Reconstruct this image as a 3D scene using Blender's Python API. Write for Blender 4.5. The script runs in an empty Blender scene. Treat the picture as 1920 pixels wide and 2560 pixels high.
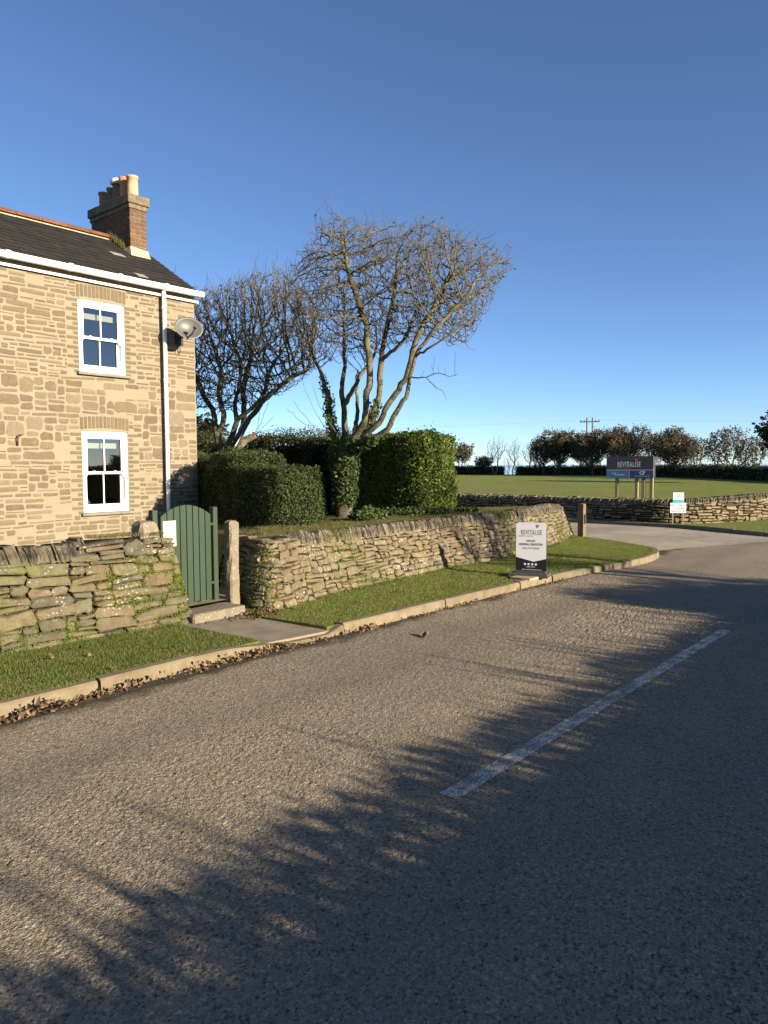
import bpy, math, random
import numpy as np
from mathutils import Vector, Matrix, noise as mnoise

# ------------------------------------------------------------------ camera, world, sun, exposure
SC = bpy.context.scene
COL = SC.collection
YAW, PITCH, ROLL = math.radians(40), math.radians(3.62), math.radians(0.3)
cam_d = bpy.data.cameras.new('camera'); cam = bpy.data.objects.new('camera', cam_d); COL.objects.link(cam)
fw = Vector((math.cos(YAW)*math.cos(PITCH), math.sin(YAW)*math.cos(PITCH), -math.sin(PITCH)))
rt = Vector((math.sin(YAW), -math.cos(YAW), 0)); up = rt.cross(fw)
r2 = rt*math.cos(ROLL) - up*math.sin(ROLL); u2 = up*math.cos(ROLL) + rt*math.sin(ROLL)
M = Matrix((r2, u2, -fw)).transposed().to_4x4(); M.translation = (0, 0, 1.8)
cam.matrix_world = M
cam_d.sensor_fit = 'VERTICAL'; cam_d.sensor_height = 34.6; cam_d.sensor_width = 25.95
cam_d.lens = 34.6*1850/2560; cam_d.clip_end = 60000; cam_d.clip_start = 0.05
SC.camera = cam

SUN_EL = math.radians(15.7); SUN_AZ = math.radians(176)          # azimuth measured clockwise from +Y
w = bpy.data.worlds.new('World'); SC.world = w; w.use_nodes = True
nt = w.node_tree; bg = nt.nodes['Background']
sky = nt.nodes.new('ShaderNodeTexSky'); sky.sky_type = 'NISHITA'; sky.sun_disc = False
sky.sun_elevation = SUN_EL; sky.sun_rotation = SUN_AZ
sky.altitude = 60; sky.air_density = 0.60; sky.dust_density = 0.1; sky.ozone_density = 3.3
nt.links.new(sky.outputs[0], bg.inputs[0]); bg.inputs[1].default_value = 0.080
sd = bpy.data.lights.new('sun', 'SUN'); sd.energy = 5.0; sd.angle = math.radians(0.53); sd.color = (1.0, 0.86, 0.65)
sun = bpy.data.objects.new('sun', sd); COL.objects.link(sun)
sdir = Vector((math.sin(SUN_AZ)*math.cos(SUN_EL), math.cos(SUN_AZ)*math.cos(SUN_EL), math.sin(SUN_EL)))
sun.rotation_euler = (-sdir).to_track_quat('-Z', 'Y').to_euler()
vs = SC.view_settings
vs.view_transform = 'Standard'; vs.look = 'None'; vs.exposure = 1.28; vs.gamma = 1.0; vs.use_curve_mapping = False
SC.cycles.max_bounces = 6; SC.cycles.diffuse_bounces = 3; SC.cycles.glossy_bounces = 3; SC.cycles.transparent_max_bounces = 10
SC.cycles.caustics_reflective = False; SC.cycles.caustics_refractive = False

# ------------------------------------------------------------------ mesh helpers
def link(o, parent=None, label=None, cat=None, kind=None, group=None):
    COL.objects.link(o)
    if parent is not None: o.parent = parent
    if label: o['label'] = label
    if cat: o['category'] = cat
    if kind: o['kind'] = kind
    if group: o['group'] = group
    return o

def empty(name, loc, label=None, cat=None, group=None, kind=None):
    o = bpy.data.objects.new(name, None); o.location = loc; o.empty_display_size = 0.2
    return link(o, None, label, cat, kind, group)

def base_of(parent):
    p = Vector((0, 0, 0))
    while parent is not None:
        p = p + parent.location; parent = parent.parent
    return p

def mesh(name, verts, faces, mat, parent=None, smooth=False, **kw):
    """verts in world coordinates; stored relative to the parent's base"""
    b = base_of(parent)
    me = bpy.data.meshes.new(name)
    me.from_pydata([(v[0]-b.x, v[1]-b.y, v[2]-b.z) for v in verts], [], faces)
    if mat is not None: me.materials.append(mat)
    if smooth: me.shade_smooth()
    return link(bpy.data.objects.new(name, me), parent, **kw)

def npmesh(name, V, F, mat, parent=None, smooth=False, **kw):
    """V (n,3) float array, F (m,k) int array, all faces with k corners"""
    b = base_of(parent); V = np.asarray(V, dtype=np.float32) - np.array(b[:], dtype=np.float32)
    F = np.asarray(F, dtype=np.int32); m, k = F.shape
    me = bpy.data.meshes.new(name)
    me.vertices.add(len(V)); me.vertices.foreach_set('co', V.ravel())
    me.loops.add(m*k); me.loops.foreach_set('vertex_index', F.ravel())
    me.polygons.add(m); me.polygons.foreach_set('loop_start', np.arange(0, m*k, k, dtype=np.int32))
    me.polygons.foreach_set('loop_total', np.full(m, k, dtype=np.int32))
    me.update(calc_edges=True); me.materials.append(mat)
    if smooth: me.shade_smooth()
    return link(bpy.data.objects.new(name, me), parent, **kw)

class MB:
    def __init__(s): s.v = []; s.f = []
    def add(s, v, f):
        n = len(s.v); s.v += [tuple(q) for q in v]; s.f += [tuple(i+n for i in q) for q in f]; return s
    def box(s, x0, x1, y0, y1, z0, z1, j=0, rng=None):
        v = [(x0,y0,z0),(x1,y0,z0),(x1,y1,z0),(x0,y1,z0),(x0,y0,z1),(x1,y0,z1),(x1,y1,z1),(x0,y1,z1)]
        if j: v = [tuple(c + rng.uniform(-j, j) for c in q) for q in v]
        return s.add(v, [(0,3,2,1),(4,5,6,7),(0,1,5,4),(1,2,6,5),(2,3,7,6),(3,0,4,7)])
    def bevbox(s, x0, x1, y0, y1, z0, z1, b=.006):
        """box with chamfered edges (24 corners)"""
        v = []; 
        for sx in (0, 1):
            for sy in (0, 1):
                for sz in (0, 1):
                    c = (x1 if sx else x0, y1 if sy else y0, z1 if sz else z0); d = (-b if sx else b, -b if sy else b, -b if sz else b)
                    v += [(c[0], c[1]+d[1], c[2]+d[2]), (c[0]+d[0], c[1], c[2]+d[2]), (c[0]+d[0], c[1]+d[1], c[2])]
        I = lambda sx, sy, sz, k: (sx*4+sy*2+sz)*3+k
        f = [[I(0,0,0,0),I(0,0,1,0),I(0,1,1,0),I(0,1,0,0)],[I(1,0,0,0),I(1,1,0,0),I(1,1,1,0),I(1,0,1,0)],
             [I(0,0,0,1),I(1,0,0,1),I(1,0,1,1),I(0,0,1,1)],[I(0,1,0,1),I(0,1,1,1),I(1,1,1,1),I(1,1,0,1)],
             [I(0,0,0,2),I(0,1,0,2),I(1,1,0,2),I(1,0,0,2)],[I(0,0,1,2),I(1,0,1,2),I(1,1,1,2),I(0,1,1,2)]]
        for a in (0, 1):
            for c in (0, 1):
                f += [[I(a,c,0,0),I(a,c,0,1),I(a,c,1,1),I(a,c,1,0)],[I(a,0,c,0),I(a,1,c,0),I(a,1,c,2),I(a,0,c,2)],[I(0,a,c,1),I(0,a,c,2),I(1,a,c,2),I(1,a,c,1)]]
                for e in (0, 1): f.append([I(a,c,e,0),I(a,c,e,1),I(a,c,e,2)])
        return s.add(v, f)
    def tube(s, pts, rad, k=8, cap=True):
        pts = [Vector(p) for p in pts]; rad = rad if isinstance(rad, (list, tuple)) else [rad]*len(pts)
        rings = []; ref = None
        for i, p in enumerate(pts):
            t = (pts[min(i+1, len(pts)-1)] - pts[max(i-1, 0)]).normalized()
            if ref is None: ref = t.orthogonal()
            a = (ref - t*ref.dot(t)).normalized(); b = t.cross(a); ref = a
            rings.append([p + (a*math.cos(2*math.pi*q/k) + b*math.sin(2*math.pi*q/k))*rad[i] for q in range(k)])
        v = [tuple(q) for r in rings for q in r]; f = []
        for i in range(len(pts)-1):
            for q in range(k): f.append((i*k+q, i*k+(q+1) % k, (i+1)*k+(q+1) % k, (i+1)*k+q))
        if cap: f.append(tuple(range(k))[::-1]); f.append(tuple(range((len(pts)-1)*k, len(pts)*k)))
        return s.add(v, f)
    def lathe(s, c, prof, k=16):
        """prof: list of (radius, z)"""
        v = [(c[0]+r*math.cos(2*math.pi*q/k), c[1]+r*math.sin(2*math.pi*q/k), c[2]+z) for r, z in prof for q in range(k)]; f = []
        for i in range(len(prof)-1):
            for q in range(k): f.append((i*k+q, i*k+(q+1) % k, (i+1)*k+(q+1) % k, (i+1)*k+q))
        return s.add(v, f)
    def prism(s, poly, axis, a, b):
        """poly of 2D points extruded along axis from a to b"""
        put = {0: lambda p, d: (d, p[0], p[1]), 1: lambda p, d: (p[0], d, p[1]), 2: lambda p, d: (p[0], p[1], d)}[axis]
        n = len(poly); v = [put(p, a) for p in poly] + [put(p, b) for p in poly]
        f = [tuple(range(n)), tuple(range(2*n-1, n-1, -1))] + [(i, n+i, n+(i+1) % n, (i+1) % n) for i in range(n)]
        return s.add(v, f)
    def build(s, name, mat, parent=None, smooth=False, **kw): return mesh(name, s.v, s.f, mat, parent, smooth, **kw)

# ------------------------------------------------------------------ material helpers
class NT:
    def __init__(s, name):
        s.m = bpy.data.materials.new(name); s.m.use_nodes = True; s.t = s.m.node_tree
        s.b = s.t.nodes['Principled BSDF']; s.out = s.t.nodes['Material Output']
        s.pos = s.n('ShaderNodeNewGeometry').outputs['Position']
    def n(s, ty, ins=None, **at):
        k = s.t.nodes.new(ty)
        for a, b in at.items(): setattr(k, a, b)
        for a, b in (ins or {}).items(): s.set(k, a, b)
        return k
    def set(s, node, key, val):
        i = node.inputs[key]
        if hasattr(val, 'links') or isinstance(val, bpy.types.NodeSocket): s.t.links.new(val, i)
        else: i.default_value = val
    def math(s, op, a, b=0.0, clamp=False):
        k = s.n('ShaderNodeMath', {0: a, 1: b}, operation=op); k.use_clamp = clamp; return k.outputs[0]
    def noise(s, scale, detail=3, rough=.55, vec=None, col=False):
        k = s.n('ShaderNodeTexNoise', {'Vector': vec or s.pos, 'Scale': scale, 'Detail': detail, 'Roughness': rough}); return k.outputs[1 if col else 0]
    def voro(s, scale, feature='F1', out='Distance', vec=None, rand=1.0):
        k = s.n('ShaderNodeTexVoronoi', {'Vector': vec or s.pos, 'Scale': scale, 'Randomness': rand}, feature=feature); return k.outputs[out]
    def ramp(s, fac, stops, interp='LINEAR'):
        k = s.n('ShaderNodeValToRGB', {0: fac}); r = k.color_ramp; r.interpolation = interp
        while len(r.elements) < len(stops): r.elements.new(0.5)
        for e, (p, c) in zip(r.elements, stops): e.position = p; e.color = (c[0], c[1], c[2], 1) if not isinstance(c, (int, float)) else (c, c, c, 1)
        return k.outputs[0]
    def mix(s, fac, a, b, blend='MIX'):
        k = s.n('ShaderNodeMix', data_type='RGBA', blend_type=blend)
        for i, v in ((0, fac), (6, a), (7, b)):
            if isinstance(v, bpy.types.NodeSocket): s.t.links.new(v, k.inputs[i])
            else: k.inputs[i].default_value = v if i == 0 else (v[0], v[1], v[2], 1)
        return k.outputs[2]
    def stretch(s, sc): return s.n('ShaderNodeMapping', {'Vector': s.pos, 'Scale': sc}).outputs[0]
    def rnd(s):
        o = s.n('ShaderNodeObjectInfo').outputs['Random']; g = s.n('ShaderNodeNewGeometry').outputs['Random Per Island']
        return s.math('FRACT', s.math('ADD', s.math('MULTIPLY', o, 7.31), g))
    def bump(s, h, strength=.5, dist=.01):
        k = s.n('ShaderNodeBump', {'Height': h, 'Strength': strength, 'Distance': dist}); s.t.links.new(k.outputs[0], s.b.inputs['Normal']); return k
    def base(s, c, rough=.85, spec=.3):
        s.set(s.b, 'Base Color', c if isinstance(c, bpy.types.NodeSocket) else (c[0], c[1], c[2], 1)); s.b.inputs['Roughness'].default_value = rough
        s.b.inputs['Specular IOR Level'].default_value = spec; return s.m

def plain(name, c, rough=.6, spec=.4, var=.12, sc=6, bump=0, metal=0):
    k = NT(name); n = k.noise(sc, 4); d = tuple(x*(1-var) for x in c); e = tuple(min(1, x*(1+var)) for x in c)
    m = k.base(k.ramp(n, [(.3, d), (.7, e)]), rough, spec); k.b.inputs['Metallic'].default_value = metal
    if bump: k.bump(k.noise(sc*8, 4), bump, .01)
    return m

def stone_mat(name, cols, spots=None, spot_amt=.0, dark=.55, bump=.6, moss=None):
    k = NT(name); r = k.rnd(); n = len(cols)
    c = k.ramp(r, [((i+.5)/n, q) for i, q in enumerate(cols)])
    c = k.mix(k.ramp(k.noise(9, 5, .65), [(.35, 1.0), (.75, 0.0)]), c, (dark, dark, dark*.97), 'MULTIPLY')
    c = k.mix(k.ramp(k.noise(60, 4, .7), [(.35, .55), (.65, 0.0)]), c, (.62, .6, .58), 'MULTIPLY')
    if spots:
        v = k.voro(26); msk = k.noise(2.7, 3)
        f = k.math('MULTIPLY', k.ramp(v, [(.22, 1.0), (.34, 0.0)]), k.ramp(msk, [(.5, 0.0), (.58, 1.0)]))
        c = k.mix(k.math('MULTIPLY', f, spot_amt), c, spots)
    if moss:
        f = k.math('MULTIPLY', k.ramp(k.noise(2.2, 4), [(.54, 0.0), (.68, 1.0)]), k.ramp(k.noise(22, 4), [(.42, 0.0), (.6, 1.0)]))
        c = k.mix(k.math('MULTIPLY', f, .6), c, moss)
    k.base(c, .9, .2)
    h = k.math('ADD', k.math('MULTIPLY', k.noise(28, 6, .65), 1.0), k.math('MULTIPLY', k.noise(120, 3), .35))
    k.bump(h, bump, .02)
    return k.m

def leaf_mat(name, stops, rough=.45, trans=.25, spec=.4, patch=None):
    k = NT(name); c = k.ramp(k.rnd(), stops)
    if patch: c = k.mix(k.ramp(k.noise(1.7, 5, .65), [(.48, 0.), (.66, .8)]), c, patch); c = k.mix(k.ramp(k.noise(5.5, 4, .6), [(.35, .6), (.55, 0.)]), c, (.6,.72,.6), 'MULTIPLY')
    k.base(c, rough, spec)
    t = k.n('ShaderNodeBsdfTranslucent', {'Color': c}); mx = k.n('ShaderNodeMixShader', {0: trans, 1: k.b.outputs[0], 2: t.outputs[0]})
    k.t.links.new(mx.outputs[0], k.out.inputs[0]); return k.m

MAT = {}
# house
MAT['house_stone'] = stone_mat('house_stone', [(.172,.134,.084),(.20,.158,.10),(.158,.127,.086),(.21,.17,.113),(.18,.146,.097),(.152,.121,.083),(.20,.157,.095),(.225,.186,.126),(.23,.19,.132)], (.3,.27,.2), .25, .84, .35)
MAT['house_brick'] = stone_mat('house_brick', [(.185,.145,.093),(.20,.158,.103),(.17,.134,.087),(.19,.15,.094)], None, 0, .85, .3)
k = NT('mortar'); k.base(k.mix(k.ramp(k.noise(2.5, 4), [(.3, 0.), (.7, 1.)]), (.245,.203,.143), (.275,.23,.165)), .95, .1)
k.bump(k.math('ADD', k.noise(45, 5, .7), k.math('MULTIPLY', k.noise(7, 3), 1.5)), .5, .015); MAT['mortar'] = k.m
MAT['chim_brick'] = stone_mat('chimney_brick', [(.17,.095,.06),(.21,.125,.075),(.15,.095,.07),(.19,.11,.06),(.23,.14,.085)], None, 0, .7, .35)
MAT['chim_mortar'] = plain('chimney_mortar', (.33,.26,.18), .95, .1, .2, 20, .4)
MAT['flaunch'] = plain('flaunching', (.46,.40,.24), .95, .1, .25, 12, .5)
MAT['cap'] = plain('chimney_cap', (.16,.13,.085), .95, .1, .4, 14, .6)
MAT['pot_tan'] = plain('tan_pot', (.52,.34,.20), .8, .2, .12, 9)
MAT['pot_red'] = plain('red_pot', (.46,.21,.12), .8, .2, .2, 9)
MAT['pot_brown'] = plain('brown_pot', (.22,.15,.10), .85, .2, .3, 12)
MAT['pot_pale'] = plain('pale_cowl', (.55,.50,.42), .8, .2, .15, 9)
MAT['hollow'] = plain('sooty_inside', (.015,.013,.012), 1, 0, .2, 9)
MAT['slate'] = stone_mat('roof_slate', [(.030,.028,.027),(.037,.033,.030),(.026,.025,.025),(.043,.037,.032),(.032,.030,.028)], (.09,.09,.07), .35, .8, .35)
MAT['slate_pale'] = plain('pale_slate', (.27,.26,.25), .6, .3, .1, 9)
MAT['ridge'] = stone_mat('ridge_tile', [(.22,.085,.046),(.19,.078,.044),(.25,.105,.058),(.21,.09,.055)], (.4,.35,.25), .4, .8, .3)
MAT['upvc'] = plain('white_plastic', (.78,.77,.74), .35, .5, .02, 3)
MAT['sill'] = plain('slate_sill', (.19,.17,.145), .7, .3, .2, 8, .2)
MAT['blind'] = plain('cream_blind', (.62,.60,.46), .8, .2, .04, 5)
MAT['room'] = plain('room_plaster', (.62,.60,.56), .95, .1, .05, 2)
MAT['room_dark'] = plain('room_floor', (.10,.08,.06), .8, .2, .2, 5)
MAT['sofa'] = plain('sofa_cloth', (.32,.27,.22), .95, .1, .1, 8)
k = NT('window_glass'); tr = k.n('ShaderNodeBsdfTransparent', {'Color': (.62,.66,.66,1)}); gl = k.n('ShaderNodeBsdfGlossy', {'Color': (1,1,1,1), 'Roughness': .015})
fr = k.n('ShaderNodeFresnel', {'IOR': 2.25}); mx = k.n('ShaderNodeMixShader', {0: fr.outputs[0], 1: tr.outputs[0], 2: gl.outputs[0]})
k.t.links.new(mx.outputs[0], k.out.inputs[0]); MAT['glass'] = k.m
MAT['dish'] = plain('dish_grey', (.10,.097,.09), .45, .5, .06, 6)
MAT['dark_metal'] = plain('dark_metal', (.03,.028,.027), .5, .4, .2, 12)
MAT['rust'] = plain('rusty_iron', (.09,.045,.025), .9, .2, .35, 40, .4)
# walls
HEDGE_COLS = [(.20,.165,.105),(.23,.19,.12),(.17,.148,.10),(.24,.185,.11),(.21,.178,.12),(.165,.145,.105),(.25,.215,.14),(.225,.165,.10)]
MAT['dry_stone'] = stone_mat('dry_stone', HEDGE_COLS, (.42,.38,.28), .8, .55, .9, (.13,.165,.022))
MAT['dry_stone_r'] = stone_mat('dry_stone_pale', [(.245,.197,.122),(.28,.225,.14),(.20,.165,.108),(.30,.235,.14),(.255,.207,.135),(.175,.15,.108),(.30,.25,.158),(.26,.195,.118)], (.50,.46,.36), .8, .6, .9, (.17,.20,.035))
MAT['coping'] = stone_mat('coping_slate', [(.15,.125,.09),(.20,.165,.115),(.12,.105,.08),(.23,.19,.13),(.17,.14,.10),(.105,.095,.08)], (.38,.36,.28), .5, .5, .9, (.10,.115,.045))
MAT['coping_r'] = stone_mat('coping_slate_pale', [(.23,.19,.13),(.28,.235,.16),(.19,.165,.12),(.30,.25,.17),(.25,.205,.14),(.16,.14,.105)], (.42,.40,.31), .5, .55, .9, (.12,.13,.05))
MAT['far_stone'] = stone_mat('far_stone', [(.30,.235,.14),(.34,.27,.17),(.25,.20,.13),(.36,.28,.17),(.28,.225,.15)], (.5,.46,.36), .5, .62, .8)
MAT['earth'] = plain('wall_earth', (.055,.045,.03), 1, 0, .4, 12, .6)
MAT['granite'] = stone_mat('granite', [(.30,.25,.185),(.30,.25,.185)], (.42,.39,.32), .6, .72, .9)
MAT['step'] = stone_mat('granite_step', [(.29,.25,.18),(.29,.25,.18)], (.42,.40,.3), .6, .7, .8, (.12,.13,.04))
MAT['moss'] = leaf_mat('moss', [(.0,(.075,.115,.014)),(.5,(.12,.165,.02)),(1.,(.17,.215,.03))], .9, .2, .1)
# ground
k = NT('turf_soil'); k.base(k.mix(k.ramp(k.noise(3, 5), [(.35, 0.), (.65, 1.)]), (.11,.12,.032), (.15,.13,.05)), 1, 0); k.bump(k.noise(60, 4), .8, .02); MAT['turf_soil'] = k.m
k = NT('bank_soil'); k.base(k.mix(k.ramp(k.noise(1.6, 5), [(.38, 0.), (.6, 1.)]), (.15,.12,.06), (.12,.125,.04)), 1, 0); k.bump(k.noise(40, 5), .9, .03); MAT['bank_soil'] = k.m
k = NT('field_grass'); c = k.mix(k.ramp(k.noise(.06, 5), [(.35, 0.), (.68, 1.)]), (.205,.255,.062), (.24,.275,.072))
c = k.mix(k.ramp(k.noise(3.5, 6, .7, k.stretch((.25, 1, 1))), [(.38, .6), (.62, 0.)]), c, (.55,.62,.5), 'MULTIPLY'); c = k.mix(k.ramp(k.noise(.22, 6, .65, k.stretch((.5, 1, 1))), [(.42, 0.), (.62, .6)]), c, (.27,.235,.085)); k.base(c, 1, .05); k.bump(k.noise(9, 6, .75), 1., .12); MAT['field'] = k.m
def road_mat(name, dark, light, tint, chip, gutter):
    k = NT(name)
    wob = k.n('ShaderNodeVectorMath', {0: k.pos, 1: k.n('ShaderNodeVectorMath', {0: k.noise(chip*.9, 2, .5, None, True), 'Scale': .012}, operation='SCALE').outputs[0]}, operation='ADD').outputs[0]
    cell = k.voro(chip, 'F1', 'Color', wob); dist = k.voro(chip, 'F1', 'Distance', wob); d2 = k.voro(chip*1.7, 'F1', 'Distance', wob); sp = k.n('ShaderNodeSeparateColor', {0: cell})
    c = k.ramp(sp.outputs[0], [(.0, dark), (.45, tuple((a+b)/2 for a, b in zip(dark, light))), (.8, light), (1., tint)])
    pit = k.ramp(k.noise(chip*.75, 3, .6), [(.55, 0.), (.68, 1.)])
    c = k.mix(k.math('MULTIPLY', pit, .8), c, tuple(x*.22 for x in dark))
    big = k.noise(.55, 4, .55, k.stretch((.45, 1.2, 1)))
    worn = k.ramp(big, [(.46, 0.), (.64, 1.)])
    c = k.mix(k.math('MULTIPLY', worn, .6), c, (.56,.60,.66), 'MULTIPLY')
    c = k.mix(k.ramp(k.noise(2.2, 5, .6), [(.35, .35), (.65, 0.)]), c, (.70,.68,.66), 'MULTIPLY')
    if not gutter:
        c = k.mix(k.ramp(k.noise(.8, 6, .65, k.stretch((1, .5, 1))), [(.45, 0.), (.7, .7)]), c, (.62,.62,.62), 'MULTIPLY')
    if gutter:
        xyz = k.n('ShaderNodeSeparateXYZ', {0: k.pos}); y = k.math('ADD', xyz.outputs[1], k.math('MULTIPLY', k.math('SUBTRACT', k.noise(1.7, 5), .5), .9))
        tr = k.math('MULTIPLY', k.math('ABSOLUTE', k.math('SUBTRACT', k.math('ADD', xyz.outputs[1], k.math('MULTIPLY', k.noise(.4, 3), .8)), 4.6)), 2.2)
        c = k.mix(k.ramp(tr, [(.0, .5), (1., 0.)]), c, (.66,.69,.73), 'MULTIPLY')
        f = k.ramp(k.math('MULTIPLY', k.math('SUBTRACT', y, 4.7), 1.4), [(.0, 0.), (.55, 0.), (.82, .85), (1., .9)])
        c = k.mix(f, c, (.055,.046,.034))
    k.base(c, .9, .08)
    h = k.math('SUBTRACT', k.math('MULTIPLY', sp.outputs[1], .9), k.math('MULTIPLY', dist, 1.1))
    h = k.math('SUBTRACT', h, k.math('MULTIPLY', d2, .5)); h = k.math('SUBTRACT', h, k.math('MULTIPLY', pit, .9))
    h = k.math('ADD', h, k.math('MULTIPLY', k.noise(260, 3), .5))
    st = k.ramp(worn, [(0., 1.), (1., .55)])
    bn = k.bump(h, 1.0, ROAD_BUMP); k.t.links.new(st, bn.inputs['Strength'])
    return k.m
ROAD_BUMP = .007
MAT['road'] = road_mat('chip_asphalt', (.275,.224,.158), (.38,.311,.22), (.49,.41,.295), 85, True)
MAT['drive'] = road_mat('pale_asphalt', (.45,.385,.285), (.52,.45,.345), (.58,.515,.405), 60, False)
k = NT('road_paint'); n = k.math('ADD', k.math('MULTIPLY', k.noise(16, 6, .7, k.stretch((.5, 1.4, 1))), .6), k.math('MULTIPLY', k.voro(78), .45)); n = k.math('ADD', n, k.math('MULTIPLY', k.math('SUBTRACT', k.noise(5, 5, .6), .45), .55))
k.base(k.mix(k.ramp(n, [(.50, 0.), (.62, 1.)]), (.58,.54,.46), (.24,.20,.15)), .8, .1)
k.bump(k.math('ADD', k.ramp(k.voro(78), [(.08, 1.), (.6, 0.)]), k.math('MULTIPLY', k.noise(330, 3), .3)), .55, .009); MAT['paint'] = k.m
k = NT('path_concrete'); k.base(k.mix(k.ramp(k.noise(4, 6, .65), [(.35, 0.), (.65, 1.)]), (.21,.175,.13), (.30,.25,.185)), .95, .1); k.bump(k.noise(110, 4), .7, .012); MAT['path'] = k.m
k = NT('kerb_concrete'); c = k.mix(k.rnd(), (.20,.163,.108), (.245,.20,.134)); c = k.mix(k.ramp(k.noise(6, 6, .7), [(.35, .8), (.62, 0.)]), c, (.62,.58,.50), 'MULTIPLY')
k.base(c, .95, .1); k.bump(k.noise(50, 5, .7), .5, .012); MAT['kerb'] = k.m
MAT['dirt'] = plain('gutter_dirt', (.06,.048,.033), 1, 0, .4, 25, .8)
k = NT('sea_water'); k.base((.50,.56,.60), .15, .5); MAT['sea'] = k.m  # pale base colour has the distance haze painted in
# plants
MAT['grass'] = leaf_mat('grass_blade', [(.0,(.115,.175,.03)),(.45,(.155,.215,.04)),(.8,(.205,.245,.055)),(.93,(.25,.23,.09)),(1.,(.33,.28,.14))], .7, .25, .2, (.225,.19,.075))
MAT['grass_lush'] = leaf_mat('lush_grass_blade', [(.0,(.075,.115,.022)),(.5,(.11,.15,.03)),(.85,(.15,.18,.045)),(.95,(.22,.20,.08)),(1.,(.28,.24,.12))], .7, .25, .2, (.17,.165,.055))
MAT['dry_grass'] = leaf_mat('bank_grass', [(.0,(.085,.10,.028)),(.5,(.13,.125,.045)),(1.,(.22,.185,.085))], .8, .2, .1)
MAT['laurel'] = leaf_mat('laurel_leaf', [(.0,(.055,.09,.015)),(.5,(.115,.158,.026)),(.85,(.175,.22,.038)),(1.,(.24,.28,.055))], .5, .25, .3)
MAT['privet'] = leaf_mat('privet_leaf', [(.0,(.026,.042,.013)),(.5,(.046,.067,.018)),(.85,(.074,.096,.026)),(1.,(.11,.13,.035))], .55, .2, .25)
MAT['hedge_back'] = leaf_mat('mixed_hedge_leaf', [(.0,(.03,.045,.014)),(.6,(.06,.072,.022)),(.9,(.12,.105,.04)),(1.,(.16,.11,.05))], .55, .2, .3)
MAT['ivy'] = leaf_mat('ivy_leaf', [(.0,(.034,.056,.015)),(.6,(.062,.09,.024)),(1.,(.12,.15,.04))], .55, .15, .25)
MAT['pine'] = leaf_mat('pine_needle', [(.0,(.014,.024,.012)),(.7,(.026,.04,.018)),(1.,(.045,.055,.022))], .6, .1, .2)
MAT['dead_leaf'] = leaf_mat('dead_leaf', [(.0,(.09,.055,.028)),(.4,(.19,.125,.068)),(.75,(.27,.19,.11)),(1.,(.14,.088,.046))], .75, .25, .2)
MAT['tree_leaf'] = leaf_mat('withered_leaf', [(.0,(.10,.05,.022)),(.5,(.18,.095,.04)),(1.,(.27,.155,.07))], .75, .3, .2)
MAT['far_leaf'] = leaf_mat('autumn_leaf', [(.0,(.06,.052,.030)),(.5,(.10,.083,.047)),(1.,(.16,.125,.068))], .9, .25, .1)
MAT['hedge_core'] = plain('hedge_dark_core', (.018,.016,.010), 1, 0, .3, 9)  # dark colour for the solid cores added inside the hedges
k = NT('bark'); c = k.mix(k.ramp(k.noise(7, 6, .65), [(.4, 0.), (.58, 1.)]), (.07,.058,.042), (.21,.19,.14))
c = k.mix(k.ramp(k.noise(16, 5), [(.50, 0.), (.60, .8)]), c, (.17,.16,.06)); c = k.mix(k.ramp(k.noise(30, 4), [(.35, .8), (.5, 0.)]), c, (.45,.42,.38), 'MULTIPLY'); k.base(c, .95, .1); k.bump(k.noise(40, 5, .7), 1., .03); MAT['bark'] = k.m
MAT['bark_dark'] = plain('dark_bark', (.10,.082,.062), .95, .1, .35, 9, .5)
MAT['twig'] = plain('twig_bark', (.12,.104,.070), .95, .1, .4, 5)
MAT['bark_far'] = plain('far_bark', (.085,.068,.05), .95, .1, .3, 1)
MAT['bark_pale'] = plain('pale_bark', (.20,.165,.125), .95, .1, .25, 2)
MAT['golden_twig'] = plain('golden_twig', (.24,.155,.055), .9, .1, .25, 3)
MAT['cut_wood'] = plain('sawn_wood', (.30,.16,.09), .9, .1, .25, 30, .3)
# joinery, signs
k = NT('gate_paint'); c = k.mix(k.rnd(), (.024,.047,.024), (.031,.055,.030)); k.base(k.mix(k.ramp(k.noise(5, 5, .6, k.stretch((6, 6, .6))), [(.3, .5), (.6, 0.)]), c, (.68,.72,.68), 'MULTIPLY'), .55, .35); k.bump(k.noise(30, 4, .6, k.stretch((4, 4, .25))), .25, .006); MAT['gate'] = k.m
MAT['notice'] = plain('pale_notice', (.66,.66,.46), .5, .3, .02, 3)
MAT['timber'] = plain('grey_timber', (.17,.13,.085), .9, .15, .22, 14, .3)  # darkened base colour carries the tree shade on the bollard
MAT['timber_new'] = plain('treated_post', (.27,.23,.14), .9, .15, .15, 11, .2)
MAT['sign_white'] = plain('sign_white', (.74,.74,.74), .4, .4, .015, 2)
MAT['sign_black'] = plain('sign_black', (.014,.014,.016), .35, .4, .1, 3)
MAT['sign_char'] = plain('sign_charcoal', (.066,.060,.062), .4, .4, .05, 3)
MAT['sign_teal'] = plain('sign_teal', (.075,.19,.29), .4, .4, .04, 3)
MAT['sign_navy'] = plain('sign_navy', (.045,.07,.15), .4, .4, .05, 3)
MAT['sign_cyan'] = plain('sign_cyan', (.06,.42,.50), .4, .4, .04, 3)
MAT['sign_red'] = plain('sign_red', (.66,.09,.05), .4, .4, .04, 3)
MAT['txt_grey'] = plain('text_grey', (.16,.16,.165), .5, .3, .02, 3)
MAT['txt_dark'] = plain('text_dark', (.05,.05,.055), .5, .3, .02, 3)
MAT['txt_rose'] = plain('text_rose', (.45,.12,.12), .5, .3, .02, 3)
MAT['rubber'] = plain('grey_rubber', (.07,.07,.072), .8, .2, .15, 10, .2)
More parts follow.
